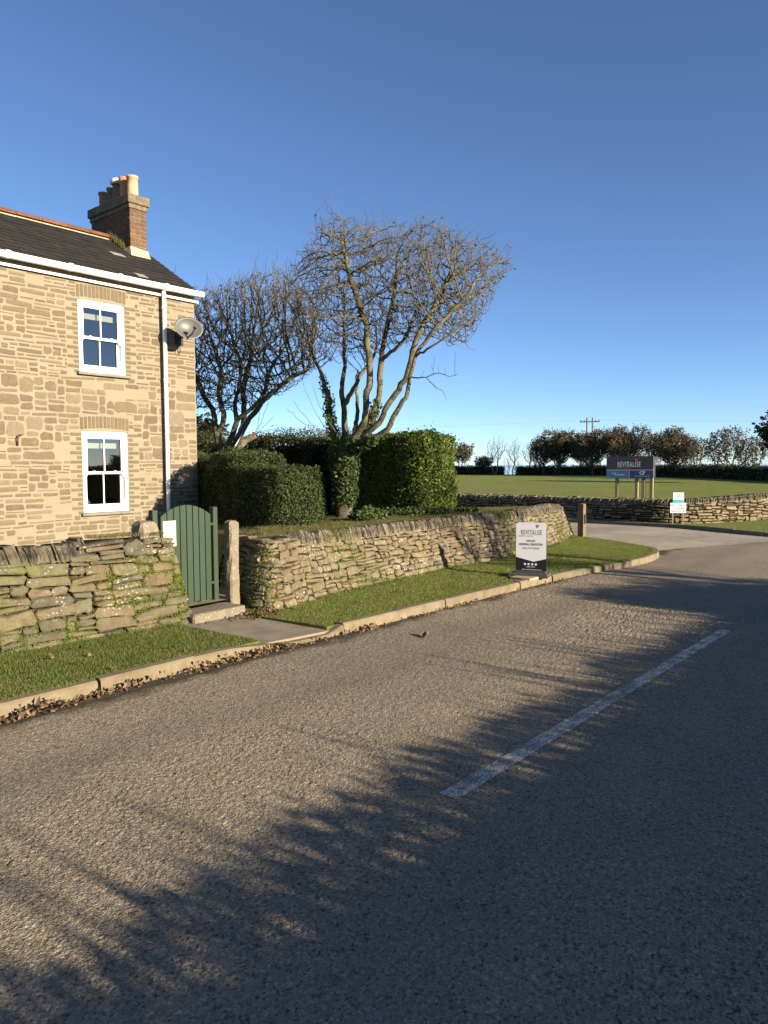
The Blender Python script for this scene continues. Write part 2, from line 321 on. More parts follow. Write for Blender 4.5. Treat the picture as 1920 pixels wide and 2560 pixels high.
MAT['slab'] = plain('paving_slab', (.36,.28,.20), .9, .1, .12, 12, .3)
MAT['wire'] = plain('wire_grey', (.12,.13,.14), .6, .2, .1, 2)

# ------------------------------------------------------------------ geometry generators
def smooth_path(pts, it=2):
    pts = [np.array(p, float) for p in pts]
    for _ in range(it):
        q = [pts[0]]
        for a, b in zip(pts, pts[1:]): q += [a*.75+b*.25, a*.25+b*.75]
        q.append(pts[-1]); pts = q
    return np.array(pts)

class Path:
    def __init__(s, pts, it=2):
        s.p = smooth_path(pts, it); d = np.linalg.norm(np.diff(s.p, axis=0), axis=1); s.s = np.concatenate([[0], np.cumsum(d)]); s.L = float(s.s[-1])
        s.m = max(50, int(s.L*100)); t = np.linspace(0, s.L, s.m+1); s.A = s.atv(t); s.N = s.nrmv(t); s.tab = s.A.tolist(); s.ntab = s.N.tolist()
    def atv(s, t): return np.stack([np.interp(t, s.s, s.p[:, 0]), np.interp(t, s.s, s.p[:, 1])], 1)
    def nrmv(s, t):
        d = s.atv(np.minimum(t+.06, s.L))-s.atv(np.maximum(t-.06, 0)); d /= np.linalg.norm(d, axis=1)[:, None]+1e-9; return np.stack([d[:, 1], -d[:, 0]], 1)
    def _i(s, t): return min(max(int(t/s.L*s.m+.5), 0), s.m)
    def at(s, t): return s.A[s._i(t)]
    def nrm(s, t): return s.N[s._i(t)]
    def dirn(s, t):
        n = s.nrm(t); return np.array([-n[1], n[0]])
    def s_at_x(s, x):
        i = int(np.argmin(abs(s.p[:, 0]-x))); return float(s.s[i])

def vnoise(P, f=1.0, seed=0.):
    """cheap smooth 3D noise, about -1..1, vectorised"""
    g = np.random.default_rng(int(seed*97)+5); out = np.zeros(len(P))
    for k in range(9):
        d = g.normal(size=3); d /= np.linalg.norm(d); out += np.sin(P@d*f*g.uniform(1.2, 4.2)+g.uniform(0, 6.28))
    return out/4.5

def pack(W, Hh, wr, hr, rng, big=.0):
    """rubble packing by skyline: rects (x0,y0,x1,y1) that fill W x Hh"""
    seg = [[0.0, W, 0.0]]; out = []
    while True:
        seg.sort(key=lambda q: (round(q[2], 4), q[0])); a = seg[0]
        if a[2] >= Hh-.015: break
        seg2 = sorted(seg, key=lambda q: q[0]); i = seg2.index(a)
        left = seg2[i-1][2] if i else 9e9; right = seg2[i+1][2] if i+1 < len(seg2) else 9e9
        w_ = rng.uniform(*wr)*(1.5 if rng.random() < big else 1); h = rng.uniform(*hr)*(1.6 if rng.random() < big else 1)
        if w_ > wr[1]*1.1: h = max(h, hr[0]*1.4)
        span = a[1]-a[0]; low = min(left, right)
        if span < wr[0]*1.6 or span < w_*1.45: w_ = span
        if w_ < wr[0]*.6 and low < 9e8: h = max(.03, low-a[2])
        for nb in (left, right):
            if nb < 9e8 and abs(a[2]+h-nb) < .4*hr[0]+.012: h = nb-a[2]
        if a[2]+h > Hh-hr[0]*.6: h = Hh-a[2]
        h = max(h, .02)
        x0 = a[0]; x1 = a[0]+w_
        if w_ < span and rng.random() < .5: x0, x1 = a[1]-w_, a[1]
        out.append((x0, a[2], x1, a[2]+h)); seg.remove(a)
        if x0 > a[0]+1e-6: seg.append([a[0], x0, a[2]])
        if x1 < a[1]-1e-6: seg.append([x1, a[1], a[2]])
        seg.append([x0, x1, a[2]+h])
        seg.sort(key=lambda q: q[0]); m = [seg[0]]
        for q in seg[1:]:
            if abs(q[2]-m[-1][2]) < 1e-4: m[-1][1] = q[1]
            else: m.append(q)
        seg = m
    return out

def stone_piece(rect, gap, relief, rng, fmap, rnd=.22, tilt=.0, back=-.04, jit=.06, edge=1.):
    """irregular rounded block: verts/faces through fmap(x, y, depth)"""
    x0, y0, x1, y1 = rect; g = gap*.5; x0 += g*rng.uniform(.5, 1.5); x1 -= g*rng.uniform(.5, 1.5); y0 += g*rng.uniform(.5, 1.5); y1 -= g*rng.uniform(.5, 1.5)
    w_, h = x1-x0, y1-y0
    if w_ < .012 or h < .008: return None
    c = min(w_, h)*rnd; cx, cy = (x0+x1)/2, (y0+y1)/2
    cc = [c*rng.uniform(.35, 1.6) for _ in range(8)]
    pts = [(x0+cc[0], y0), (cx+rng.uniform(-.2, .2)*w_, y0), (x1-cc[1], y0), (x1, y0+cc[2]), (x1, y1-cc[3]), (x1-cc[4], y1), (cx+rng.uniform(-.2, .2)*w_, y1), (x0+cc[5], y1), (x0, y1-cc[6]), (x0, y0+cc[7])]
    j = min(w_, h)*jit; t = rng.uniform(-tilt, tilt)
    pts = [(px+rng.uniform(-j, j), py+rng.uniform(-j, j)+(px-cx)*t) for px, py in pts]; n = len(pts)
    e = min(.35*min(w_, h), .012+.12*min(w_, h))*edge; tx, ty = rng.uniform(-.25, .25), rng.uniform(-.25, .25)
    ins = [(cx+(px-cx)*(1-2*e/w_), cy+(py-cy)*(1-2*e/h)) for px, py in pts]
    v = [fmap(px, py, back) for px, py in pts] + [fmap(px, py, relief*.55) for px, py in pts]
    v += [fmap(px, py, relief*(1+rng.uniform(-.25, .25)+tx*(px-cx)/w_*2+ty*(py-cy)/h*2)) for px, py in ins] + [fmap(cx, cy, relief*1.12)]
    f = []
    for i in range(n):
        k2 = (i+1) % n; f += [(i, k2, n+k2, n+i), (n+i, n+k2, 2*n+k2, 2*n+i), (2*n+i, 2*n+k2, 3*n)]
    return v, f

def lay(pieces, parent, mat, name='stone', cap=300, key=None, smooth=False):
    """pieces: list of (importance, verts, faces): the largest as objects of their own, the rest joined"""
    pieces = sorted(pieces, key=lambda q: -q[0]); rest = MB()
    for i, (a, v, f) in enumerate(pieces):
        if i < cap and a > 0: mesh(name, v, f, mat, parent, smooth)
        else: rest.add(v, f)
    if rest.v: rest.build('small_'+name+'_fill', mat, parent, smooth, kind='stuff')

def leaves(P, N, size, rng, aspect=.5, spread=.9, fold=.25, curl=0.):
    """folded diamond leaves at P with outward normals N"""
    n = len(P); d = rng.normal(size=(n, 3)); d /= np.linalg.norm(d, axis=1)[:, None]
    nn = N*(1-spread) + d*spread; nn /= np.linalg.norm(nn, axis=1)[:, None]+1e-9
    a = rng.normal(size=(n, 3)); a -= (a*nn).sum(1)[:, None]*nn; a /= np.linalg.norm(a, axis=1)[:, None]+1e-9
    b = np.cross(nn, a); L = (size*rng.uniform(.65, 1.25, n))[:, None]
    V = np.empty((n, 4, 3)); V[:, 0] = P; V[:, 2] = P + a*L - nn*L*curl
    mid = P + a*L*.5; V[:, 1] = mid + b*L*aspect*.5 + nn*L*fold*.4; V[:, 3] = mid - b*L*aspect*.5 + nn*L*fold*.4
    return V.reshape(-1, 3), np.arange(n*4).reshape(n, 4)

def blades(P, length, width, rng, lean=.5):
    n = len(P); a = rng.uniform(0, 2*math.pi, n); L = length*rng.uniform(.5, 1.3, n)
    side = np.stack([np.cos(a), np.sin(a), np.zeros(n)], 1)*(width*.5); b = rng.uniform(0, 2*math.pi, n); q = rng.uniform(0, lean, n)
    tip = P + np.stack([np.cos(b)*q*L, np.sin(b)*q*L, L*np.sqrt(1-np.minimum(q, .95)**2)], 1)
    V = np.empty((n, 3, 3)); V[:, 0] = P-side; V[:, 1] = P+side; V[:, 2] = tip
    return V.reshape(-1, 3), np.arange(n*3).reshape(n, 3)

def in_poly(px, py, poly):
    r = np.zeros(len(px), bool); n = len(poly)
    for i in range(n):
        x0, y0 = poly[i]; x1, y1 = poly[(i+1) % n]
        if y0 == y1: continue
        c = ((y0 > py) != (y1 > py)) & (px < (x1-x0)*(py-y0)/(y1-y0)+x0); r ^= c
    return r
def poly_dist(px, py, poly):
    d = np.full(len(px), 1e9); n = len(poly)
    for i in range(n):
        a = np.array(poly[i]); b = np.array(poly[(i+1) % n]); ab = b-a
        t = np.clip(((px-a[0])*ab[0]+(py-a[1])*ab[1])/(ab@ab), 0, 1); d = np.minimum(d, np.hypot(px-a[0]-t*ab[0], py-a[1]-t*ab[1]))
    return d

class Tree:
    def __init__(s, seed): s.P = []; s.par = []; s.rmin = []; s.rng = np.random.default_rng(seed)
    def limb(s, pts, r0, r1, start=None, step=.09):
        """polyline limb; start: node index to hang from (else nearest when nodes exist)"""
        pts = smooth_path(pts, 2) if len(pts) > 2 else np.array(pts, float)
        d = np.concatenate([[0], np.cumsum(np.linalg.norm(np.diff(pts, axis=0), axis=1))]); n = max(2, int(d[-1]/step)+1)
        q = np.stack([np.interp(np.linspace(0, d[-1], n), d, pts[:, c]) for c in range(3)], 1)
        q[1:-1] += s.rng.normal(size=(max(n-2, 0), 3))*.008
        if s.P and start is None: start = int(np.argmin(np.linalg.norm(np.array(s.P)-q[0], axis=1)))
        last = -1 if start is None else start
        for i in range(n):
            if i == 0 and start is not None: continue
            s.P.append(q[i]); s.par.append(last); s.rmin.append(r0+(r1-r0)*i/(n-1)); last = len(s.P)-1
        return last
    def colonize(s, attr, step, kill, infl, iters=200, bias=(0, 0, .15), jitter=.12):
        P = list(s.P); A = np.array(attr); N0 = np.array(P); d2 = ((A[:, None, :]-N0[None])**2).sum(2) if len(N0)*len(A) < 4e6 else None
        if d2 is None:
            near = np.zeros(len(A), int); nd = np.full(len(A), 1e9)
            for i in range(len(N0)):
                q = ((A-N0[i])**2).sum(1); m = q < nd; nd[m] = q[m]; near[m] = i
        else: near = d2.argmin(1); nd = d2.min(1)
        alive = nd > kill**2; kids = {}
        b = np.array(bias)
        for _ in range(iters):
            act = alive & (nd < infl**2)
            if not act.any(): break
            ids = near[act]; vec = A[act]-np.array(P)[ids]; vec /= np.linalg.norm(vec, axis=1)[:, None]+1e-9
            uni, inv = np.unique(ids, return_inverse=True); sm = np.zeros((len(uni), 3)); np.add.at(sm, inv, vec); new = []
            for u, v in zip(uni, sm):
                if kids.get(u, 0) >= 4: alive[(near == u)] = False; continue
                v = v/(np.linalg.norm(v)+1e-9)+b+s.rng.normal(size=3)*jitter; v /= np.linalg.norm(v)+1e-9
                kids[u] = kids.get(u, 0)+1; p = P[u]+v*step; new.append(len(P)); P.append(p); s.P.append(p); s.par.append(int(u)); s.rmin.append(0)
            if not new: continue
            Q = np.array([P[i] for i in new]); dd = ((A[:, None, :]-Q[None])**2).sum(2); j = dd.argmin(1); m = dd[np.arange(len(A)), j] < nd
            nd[m] = dd[np.arange(len(A)), j][m]; near[m] = np.array(new)[j[m]]; alive &= nd > kill**2
    def twigs(s, frac, length, upw=.5, seg=2, maxr=.01):
        r = s.radii(.0041); n0 = len(s.P)
        for i in range(1, n0):
            if r[i] > maxr or s.rng.random() > frac or s.par[i] < 0: continue
            d = np.array(s.P[i])-np.array(s.P[s.par[i]]); d = d/(np.linalg.norm(d)+1e-9); v = d*.6+s.rng.normal(size=3)*.55+np.array([0, 0, upw]); v /= np.linalg.norm(v); last = i; p = np.array(s.P[i]); L = length*s.rng.uniform(.5, 1.2)
            for q in range(seg):
                v = v+s.rng.normal(size=3)*.25+np.array([0, 0, .12]); v /= np.linalg.norm(v); p = p+v*L/seg; s.P.append(p); s.par.append(last); s.rmin.append(0); last = len(s.P)-1
    def radii(s, r0, e=2.25):
        n = len(s.P); a = np.zeros(n); leaf = np.ones(n, bool)
        for i in range(n):
            if s.par[i] >= 0: leaf[s.par[i]] = False
        for i in range(n-1, -1, -1):
            if leaf[i]: a[i] = r0**e
            if s.par[i] >= 0: a[s.par[i]] += a[i]
        return np.maximum(a**(1/e), np.array(s.rmin))
    def build(s, name, mat, parent, r0=.0034, e=2.25, thin=3, gnarl=0., twig_mat=None, **kw):
        r = s.radii(r0, e); s.r = r; n = len(s.P); ch = [[] for _ in range(n)]
        for i in range(n):
            if s.par[i] >= 0: ch[s.par[i]].append(i)
        V = []; F = []; V2 = []; F2 = []
        def chain(first, nodes, rads, V=V, F=F):
            k = 9 if max(rads) > .04 else 6 if max(rads) > .015 else 4 if max(rads) > .007 else thin
            ref = None; base = len(V); m = len(nodes)
            for i in range(m):
                a = nodes[max(i-1, 0)]; b = nodes[min(i+1, m-1)]; t = b-a; L = np.linalg.norm(t)
                t = t/L if L > 1e-9 else np.array([0, 0, 1.])
                if ref is None: ref = np.cross(t, [.3, .9, .2] if abs(t[2]) > .8 else [0, 0, 1.])
                u = ref-t*(ref@t); u /= np.linalg.norm(u)+1e-9; v = np.cross(t, u); ref = u
                for q in range(k):
                    an = 2*math.pi*q/k; rr = rads[i]*(1+(gnarl*s.rng.uniform(-1, 1) if rads[i] > .02 else 0)); V.append(nodes[i]+(u*math.cos(an)+v*math.sin(an))*rr)
            for i in range(m-1):
                for q in range(k):
                    x = base+i*k+q; y = base+i*k+(q+1) % k; F.append((x, y, y+k)); F.append((x, y+k, x+k))
        stack = [i for i in range(n) if s.par[i] < 0]
        while stack:
            i = stack.pop(); p = s.par[i]; nodes = []; rads = []
            if p >= 0: nodes.append(np.array(s.P[p])); rads.append(min(r[i]*1.12, r[p]))
            while True:
                nodes.append(np.array(s.P[i])); rads.append(r[i])
                if not ch[i]: rads[-1] = r[i]*.6; break
                c = sorted(ch[i], key=lambda q: -r[q]); stack += c[1:]; i = c[0]
            if len(nodes) > 1:
                if twig_mat is not None and max(rads) < .017: chain(None, nodes, rads, V2, F2)
                else: chain(None, nodes, rads)
        if V2: npmesh('twigs', np.array(V2), np.array(F2), twig_mat, parent, smooth=True, kind='stuff')
        return npmesh(name, np.array(V), np.array(F), mat, parent, smooth=True, **kw)

def text(body, size, org, ax, ay, mat, parent, sx=1.0, align='CENTER', name='lettering', bold=0, space=1.0, lift=.002):
    c = bpy.data.curves.new('t', 'FONT'); c.body = body; c.size = size; c.align_x = align; c.resolution_u = 2; c.offset = bold; c.space_character = space
    o = bpy.data.objects.new('t', c); me = bpy.data.meshes.new_from_object(o)
    bpy.data.objects.remove(o); ax, ay = Vector(ax), Vector(ay); nz = ax.cross(ay); O = Vector(org)-base_of(parent)+nz*lift
    for v in me.vertices: p = v.co.copy(); v.co = O + ax*p.x*sx + ay*p.y
    me.materials.clear(); me.materials.append(mat); me.name = name
    return link(bpy.data.objects.new(name, me), parent)

def flat(name, poly, z, mat, parent=None, **kw):
    return mesh(name, [(p[0], p[1], z) for p in poly], [tuple(range(len(poly)))], mat, parent, **kw)

# ------------------------------------------------------------------ ground, sea, road
def ground():
    ax = [-420,-300,-220,-160,-110,-70,-40,-20,-8,0,4,8,12,16,20,24,28,34,42,52,64,80,96,112,126,140,160,190,230,300,420]
    V = []; n = len(ax)
    for y in ax:
        for x in ax:
            r = math.hypot(x, y); z = -.05-.11*max(0, r-155)
            if 26 < x and r < 160: z += .05+.10*math.sin(x*.05+1)*math.sin(y*.07)-.06
            V.append((x, y, z))
    F = [(j*n+i, j*n+i+1, (j+1)*n+i+1, (j+1)*n+i) for j in range(n-1) for i in range(n-1)]
    mesh('ground', V, F, MAT['field'], None, True, kind='structure')
    R = [250, 900, 4000, 30000]; k2 = 64; V = [(R[i]*math.cos(2*math.pi*q/k2), R[i]*math.sin(2*math.pi*q/k2), -16) for i in range(4) for q in range(k2)]
    F = [(i*k2+q, i*k2+(q+1) % k2, (i+1)*k2+(q+1) % k2, (i+1)*k2+q) for i in range(3) for q in range(k2)]
    mesh('sea', V, F, MAT['sea'], None, kind='structure')
ground()
ROAD = [(-45,-.95),(8,-.95),(11,-1.6),(13,-3.2),(14,-6),(14.2,-35),(19.6,-35),(19.5,0),(19.6,3.4),(19.95,4.6),(20.5,5.6),(20.9,6.5),(21.15,7.4),(21.2,9),(15.5,9),(15.3,5.62),(-45,5.62)]
road = flat('road', ROAD, 0, MAT['road'], kind='structure')
flat('entrance_drive', [(14.9,5.6),(15.6,5.35),(16.6,4.95),(18,4.35),(19.56,3.5),(19.95,4.6),(20.5,5.6),(20.9,6.5),(21.15,7.4),(21.2,9.5),(21.2,30),(16.9,30),(16.9,9.5),(16.4,7.9),(15.7,6.4)], .005, MAT['drive'], kind='structure')
def chip_relief():
    """the stone chips of the near road surface as real relief, with the worn centre line lying on them"""
    g = np.random.default_rng(2024); dx = .0072*1.0019**np.arange(1200); xs = .5+np.concatenate([[0], np.cumsum(dx)]); xs = xs[xs < 13.5]; dy = .0072*1.0012**np.arange(1200); ys = .15+np.concatenate([[0], np.cumsum(dy)]); ys = ys[ys < 5.33]
    nx, ny = len(xs), len(ys); X, Y = np.meshgrid(xs, ys, indexing='ij')
    n0 = g.normal(size=(nx, ny)); sm = (n0+np.roll(n0, 1, 0)+np.roll(n0, 1, 1)+np.roll(n0, (1, 1), (0, 1)))*.5
    n1 = g.normal(size=(nx, ny)); 
    for _ in range(3): n1 = (n1+np.roll(n1, 1, 0)+np.roll(n1, -1, 0)+np.roll(n1, 1, 1)+np.roll(n1, -1, 1))/5
    n1 /= n1.std(); P2 = np.stack([X.ravel()*.6, Y.ravel()*1.1, 0*X.ravel()], 1); amp = np.clip(.85+.45*vnoise(P2, .9, 3), .35, 1.3).reshape(nx, ny)
    track = 1-.5*np.exp(-((Y-4.25-.12*np.sin(X*.35))/.38)**2)-.4*np.exp(-((Y-2.75)/.25)**2)-.3*np.exp(-((Y-1.2)/.3)**2)
    h = RELIEF*(np.clip(.62*sm+.25*n0, -1.9, 1.9)+.22*n1)*amp*track
    edge = np.minimum.reduce([(X-xs[0])/.1, (xs[-1]-X)/2.5, (Y-ys[0])/.1, (ys[-1]-Y)/.06]); edge = np.clip(edge, 0, 1); Z = .0006+edge*np.maximum(.0, .0052+h)
    XX = X+g.uniform(-.25, .25, X.shape)*np.gradient(xs)[:, None]; YY = Y+g.uniform(-.25, .25, X.shape)*np.gradient(ys)[None]
    V = np.stack([XX.ravel(), YY.ravel(), Z.ravel()], 1); I = np.arange(nx*ny).reshape(nx, ny)
    q = np.stack([I[:-1, :-1].ravel(), I[1:, :-1].ravel(), I[1:, 1:].ravel(), I[:-1, 1:].ravel()], 1); F = np.concatenate([q[:, [0, 1, 2]], q[:, [0, 2, 3]]])
    npmesh('stone_chips', V, F, MAT['road'], road, kind='stuff')
    for x0, x1 in ((3.2, 8.4), (11.2, 13.3)):
        ii = np.where((xs > x0) & (xs < x1))[0]; jj = np.where((ys > 2.185) & (ys < 2.315))[0]; J = np.arange(len(ii)*len(jj)).reshape(len(ii), len(jj)); sub = np.ix_(ii, jj)
        W = np.stack([XX[sub].ravel(), YY[sub].ravel(), (Z[sub]*.75+.0042).ravel()], 1); q = np.stack([J[:-1, :-1].ravel(), J[1:, :-1].ravel(), J[1:, 1:].ravel(), J[:-1, 1:].ravel()], 1)
        npmesh('centre_line', W, np.concatenate([q[:, [0, 1, 2]], q[:, [0, 2, 3]]]), MAT['paint'], road)
RELIEF = .0024
chip_relief()
mesh('centre_line', [(-5,2.18,.004),(.3,2.18,.004),(.3,2.29,.004),(-5,2.29,.004)], [(0,1,2,3)], MAT['paint'], road)

rng = random.Random(11); nr = np.random.default_rng(11)
def kerb_run(name, pts, hfun, length, w_=.115, s_end=None):
    root = empty(name, (*pts[0], 0), kind='structure'); P = Path(pts, 2); s = 0; mats = MAT['kerb']
    while s < P.L-.1:
        L = length(P.at(s)); e = min(s+L-rng.uniform(.008, .018), P.L); prof_v = []; n = max(1, int((e-s)/.22)); jz = rng.uniform(-.009, .009); jo = rng.uniform(-.009, .009)
        for i in range(n+1):
            t = s+(e-s)*i/n; p = P.at(t); q = P.nrm(t); h = hfun(p)+jz
            def at(o, z): return (p[0]+q[0]*(o+jo), p[1]+q[1]*(o+jo), z)
            prof_v += [at(0, -.06), at(-.012, h-.018), at(-.03, h), at(-w_, h), at(-w_, -.06)]
        f = [(i*5+a, i*5+a+1, (i+1)*5+a+1, (i+1)*5+a) for i in range(n) for a in range(4)] + [(4,3,2,1,0), tuple(n*5+a for a in range(5))]
        mesh('kerb_stone', prof_v, f, mats, root); s += L
    return root, P
def kh(p):
    x = p[0]
    if x > 14.9 and p[1] > 5.4: return max(.02, .10-.05*(p[1]-5.4))
    return float(np.interp(x, [4.25, 4.95, 5.5, 5.68], [.105, .035, .035, .105]))
KERB_PTS = [(-8,5.44),(3,5.44),(4.6,5.46),(5.6,5.34),(8,5.31),(10.9,5.26),(12.2,5.04),(13.2,4.9),(14.1,4.98),(14.9,5.28),(15.5,5.75),(15.95,6.5),(16.3,7.2),(16.75,8.0),(17.05,9.5),(17.1,13),(17.1,26)]
kerb, KP = kerb_run('kerb', KERB_PTS, kh, lambda p: .915 if p[0] < 12 else .6)
kerb2, KP2 = kerb_run('kerb', [(21.15,28),(21.2,10),(21.15,7.6),(20.9,6.6),(20.4,5.6),(19.9,4.6),(19.55,3.4),(19.45,0),(19.5,-12)], lambda p: .11, lambda p: .915)

# verges
def inner(P, x_from, x_to, off=.11, n=60):
    out = []
    for t in np.linspace(P.s_at_x(x_from), P.s_at_x(x_to), n): p = P.at(t)-P.nrm(t)*off; out.append((float(p[0]), float(p[1])))
    return out
VERGE_R = [(5.42,6.95),(5.47,6.5),(5.56,5.5)] + inner(KP, 5.62, 13.2, .11, 24) + [(float(p[0]), float(p[1])) for p in [KP.at(t)-KP.nrm(t)*.11 for t in np.linspace(KP.s_at_x(13.2), KP.s_at_x(16.75), 20)]] + [(17,9.5),(16.8,9.5),(14,7.9),(9,7.3)]
VERGE_L = [(-8,7.2),(-8,5.56)] + inner(KP, -7.5, 4.75, .11, 10) + [(4.66,6.7),(4.7,7.2)]
for vp in (VERGE_R, VERGE_L):
    n_ = len(vp); mesh('verge', [(x, y, .088) for x, y in vp]+[(x, y, -.04) for x, y in vp], [tuple(range(n_))]+[(i, n_+i, n_+(i+1) % n_, (i+1) % n_) for i in range(n_)], MAT['turf_soil'], kind='structure')
flat('verge', [(21.27,30),(21.3,10),(21.26,7.6),(21,6.6),(20.5,5.55),(20,4.55),(19.66,3.4),(19.56,0),(19.6,-12),(40,-12),(40,2),(24,6.2),(22.2,7.3),(22.6,30)], .075, MAT['field'], kind='structure')
path_slab = MB().add([(4.56,6.75,.07),(4.62,5.56,.052),(5.70,5.42,.052),(5.64,6.62,.07),(5.6,7.1,.07),(4.52,7.1,.07),(4.56,6.75,-.04),(4.62,5.56,-.04),(5.70,5.42,-.04),(5.64,6.62,-.04)], [(0,1,2,3),(0,3,4,5),(1,7,8,2),(0,6,7,1),(2,8,9,3)]).build('path', MAT['path'], kind='structure')
flat('garden_path', [(4.4,7.1),(5.75,7.1),(7.2,11.45),(4.4,11.45)], .2, MAT['path'], kind='structure')
flat('garden_ground', [(-3,7.3),(4.4,7.3),(4.4,11.45),(7.2,11.45),(8.4,11.5),(8.4,22),(-3,22)], .19, MAT['turf_soil'], kind='structure')

# grass blades of the verges
def scatter(poly, n, z, seed):
    g = np.random.default_rng(seed); a = np.array(poly); lo, hi = a.min(0), a.max(0); out = np.zeros((0, 2))
    while len(out) < n:
        q = g.uniform(lo, hi, (n*2, 2)); q = q[in_poly(q[:, 0], q[:, 1], poly)]; out = np.concatenate([out, q])
    return np.concatenate([out[:n], np.full((n, 1), z)], 1)
WALL_R_PTS = [(5.98,7.85),(5.80,7.25),(5.71,6.85),(5.78,6.60),(6.02,6.57),(6.4,6.68),(7,6.78),(8,6.84),(9.9,6.98),(11.7,6.97),(12.8,7.03),(14.5,7.32),(15.7,7.64),(16.45,7.86)]
WALL_L_PTS = [(-4,6.98),(1,6.98),(3.3,6.95),(4.4,6.86),(4.80,6.84),(4.9,6.95),(4.9,7.25)]
def front_of_wall(p, W, off):
    yy = np.interp(p[:, 0], [q[0] for q in W], [q[1] for q in W]); return p[:, 1] < yy+off
def grass_on(poly, W, dens, seed, L=.032):
    a = np.array(poly); x, y = a[:, 0], a[:, 1]; area = .5*abs(np.dot(x, np.roll(y, 1))-np.dot(y, np.roll(x, 1)))
    p = scatter(poly, int(area*dens), .086, seed); m = front_of_wall(p, W, .03)
    dens_n = np.array([mnoise.noise(Vector((q[0]*2.2, q[1]*2.2, 3.1))) for q in p]); g = np.random.default_rng(seed+1); m &= g.uniform(-.75, .5, len(p)) < dens_n+.25
    return p[m], g
MAIN_R = [(5.95,6.6),(7,6.78),(8,6.84),(9.9,6.98),(11.7,6.97),(12.8,7.03),(14.5,7.32),(15.7,7.64),(16.45,7.9),(17,9)]
p1, g1 = grass_on([q for q in VERGE_R if q[0] > 5.4], [(5.4,7),(5.7,6.6)]+MAIN_R, 10000, 5, .028)
V1, F1 = blades(p1, .022, .0055, g1, .9)
near = [(x, y) for x, y in VERGE_L if x > .5] + []
p2, g2 = grass_on([(-1.2,7.1),(-1.2,5.56),(2.5,5.56),(4.72,5.58),(4.64,6.7),(4.7,7.0)], [(0,6.98),(3.3,6.95),(4.4,6.86),(4.9,6.84)], 13000, 7, .03)
V2, F2 = blades(p2, .024, .0055, g2, .9)
g3 = np.random.default_rng(99); ks = g3.uniform(KP.s_at_x(-1.2), KP.s_at_x(16.2), 9000); kp = KP.atv(ks)-KP.nrmv(ks)*(.075+.07*g3.random(9000))[:, None]; kz = np.array([kh(q) for q in kp])-.008; mk = (vnoise(np.stack([kp[:, 0]*2, kp[:, 1]*2, kz], 1), 1.6, 4) > -.25) & ((kp[:, 0] < 4.7) | (kp[:, 0] > 5.65))
Vk, Fk = blades(np.concatenate([kp, kz[:, None]], 1)[mk], .030, .005, g3, 1.0); npmesh('kerb_grass', Vk, Fk, MAT['grass'], kind='stuff', label='grass creeping over the back of the kerb')
wx = g3.uniform(-1.2, 16.3, 9000); wy = np.where(wx < 4.8, np.interp(wx, [0, 3.3, 4.4, 4.9], [6.98, 6.95, 6.86, 6.84]), np.interp(wx, [q[0] for q in MAIN_R], [q[1] for q in MAIN_R]))-.01-.09*g3.random(9000)**2; mk = ((wx < 4.75) | (wx > 5.95)) & (vnoise(np.stack([wx*2, wy, 0*wx], 1), 1.4, 6) > -.1)
Vk, Fk = blades(np.stack([wx, wy, np.full(9000, .086)], 1)[mk], .06, .006, g3, .8); npmesh('wall_foot_grass', Vk, Fk, MAT['grass_lush'], kind='stuff', label='longer grass tufts at the foot of the stone walls')
npmesh('verge_grass', V1, F1, MAT['grass'], kind='stuff', label='short mown grass on the verge below the long wall')
npmesh('verge_grass', V2, F2, MAT['grass_lush'], kind='stuff', label='short mown grass on the verge before the cottage wall')

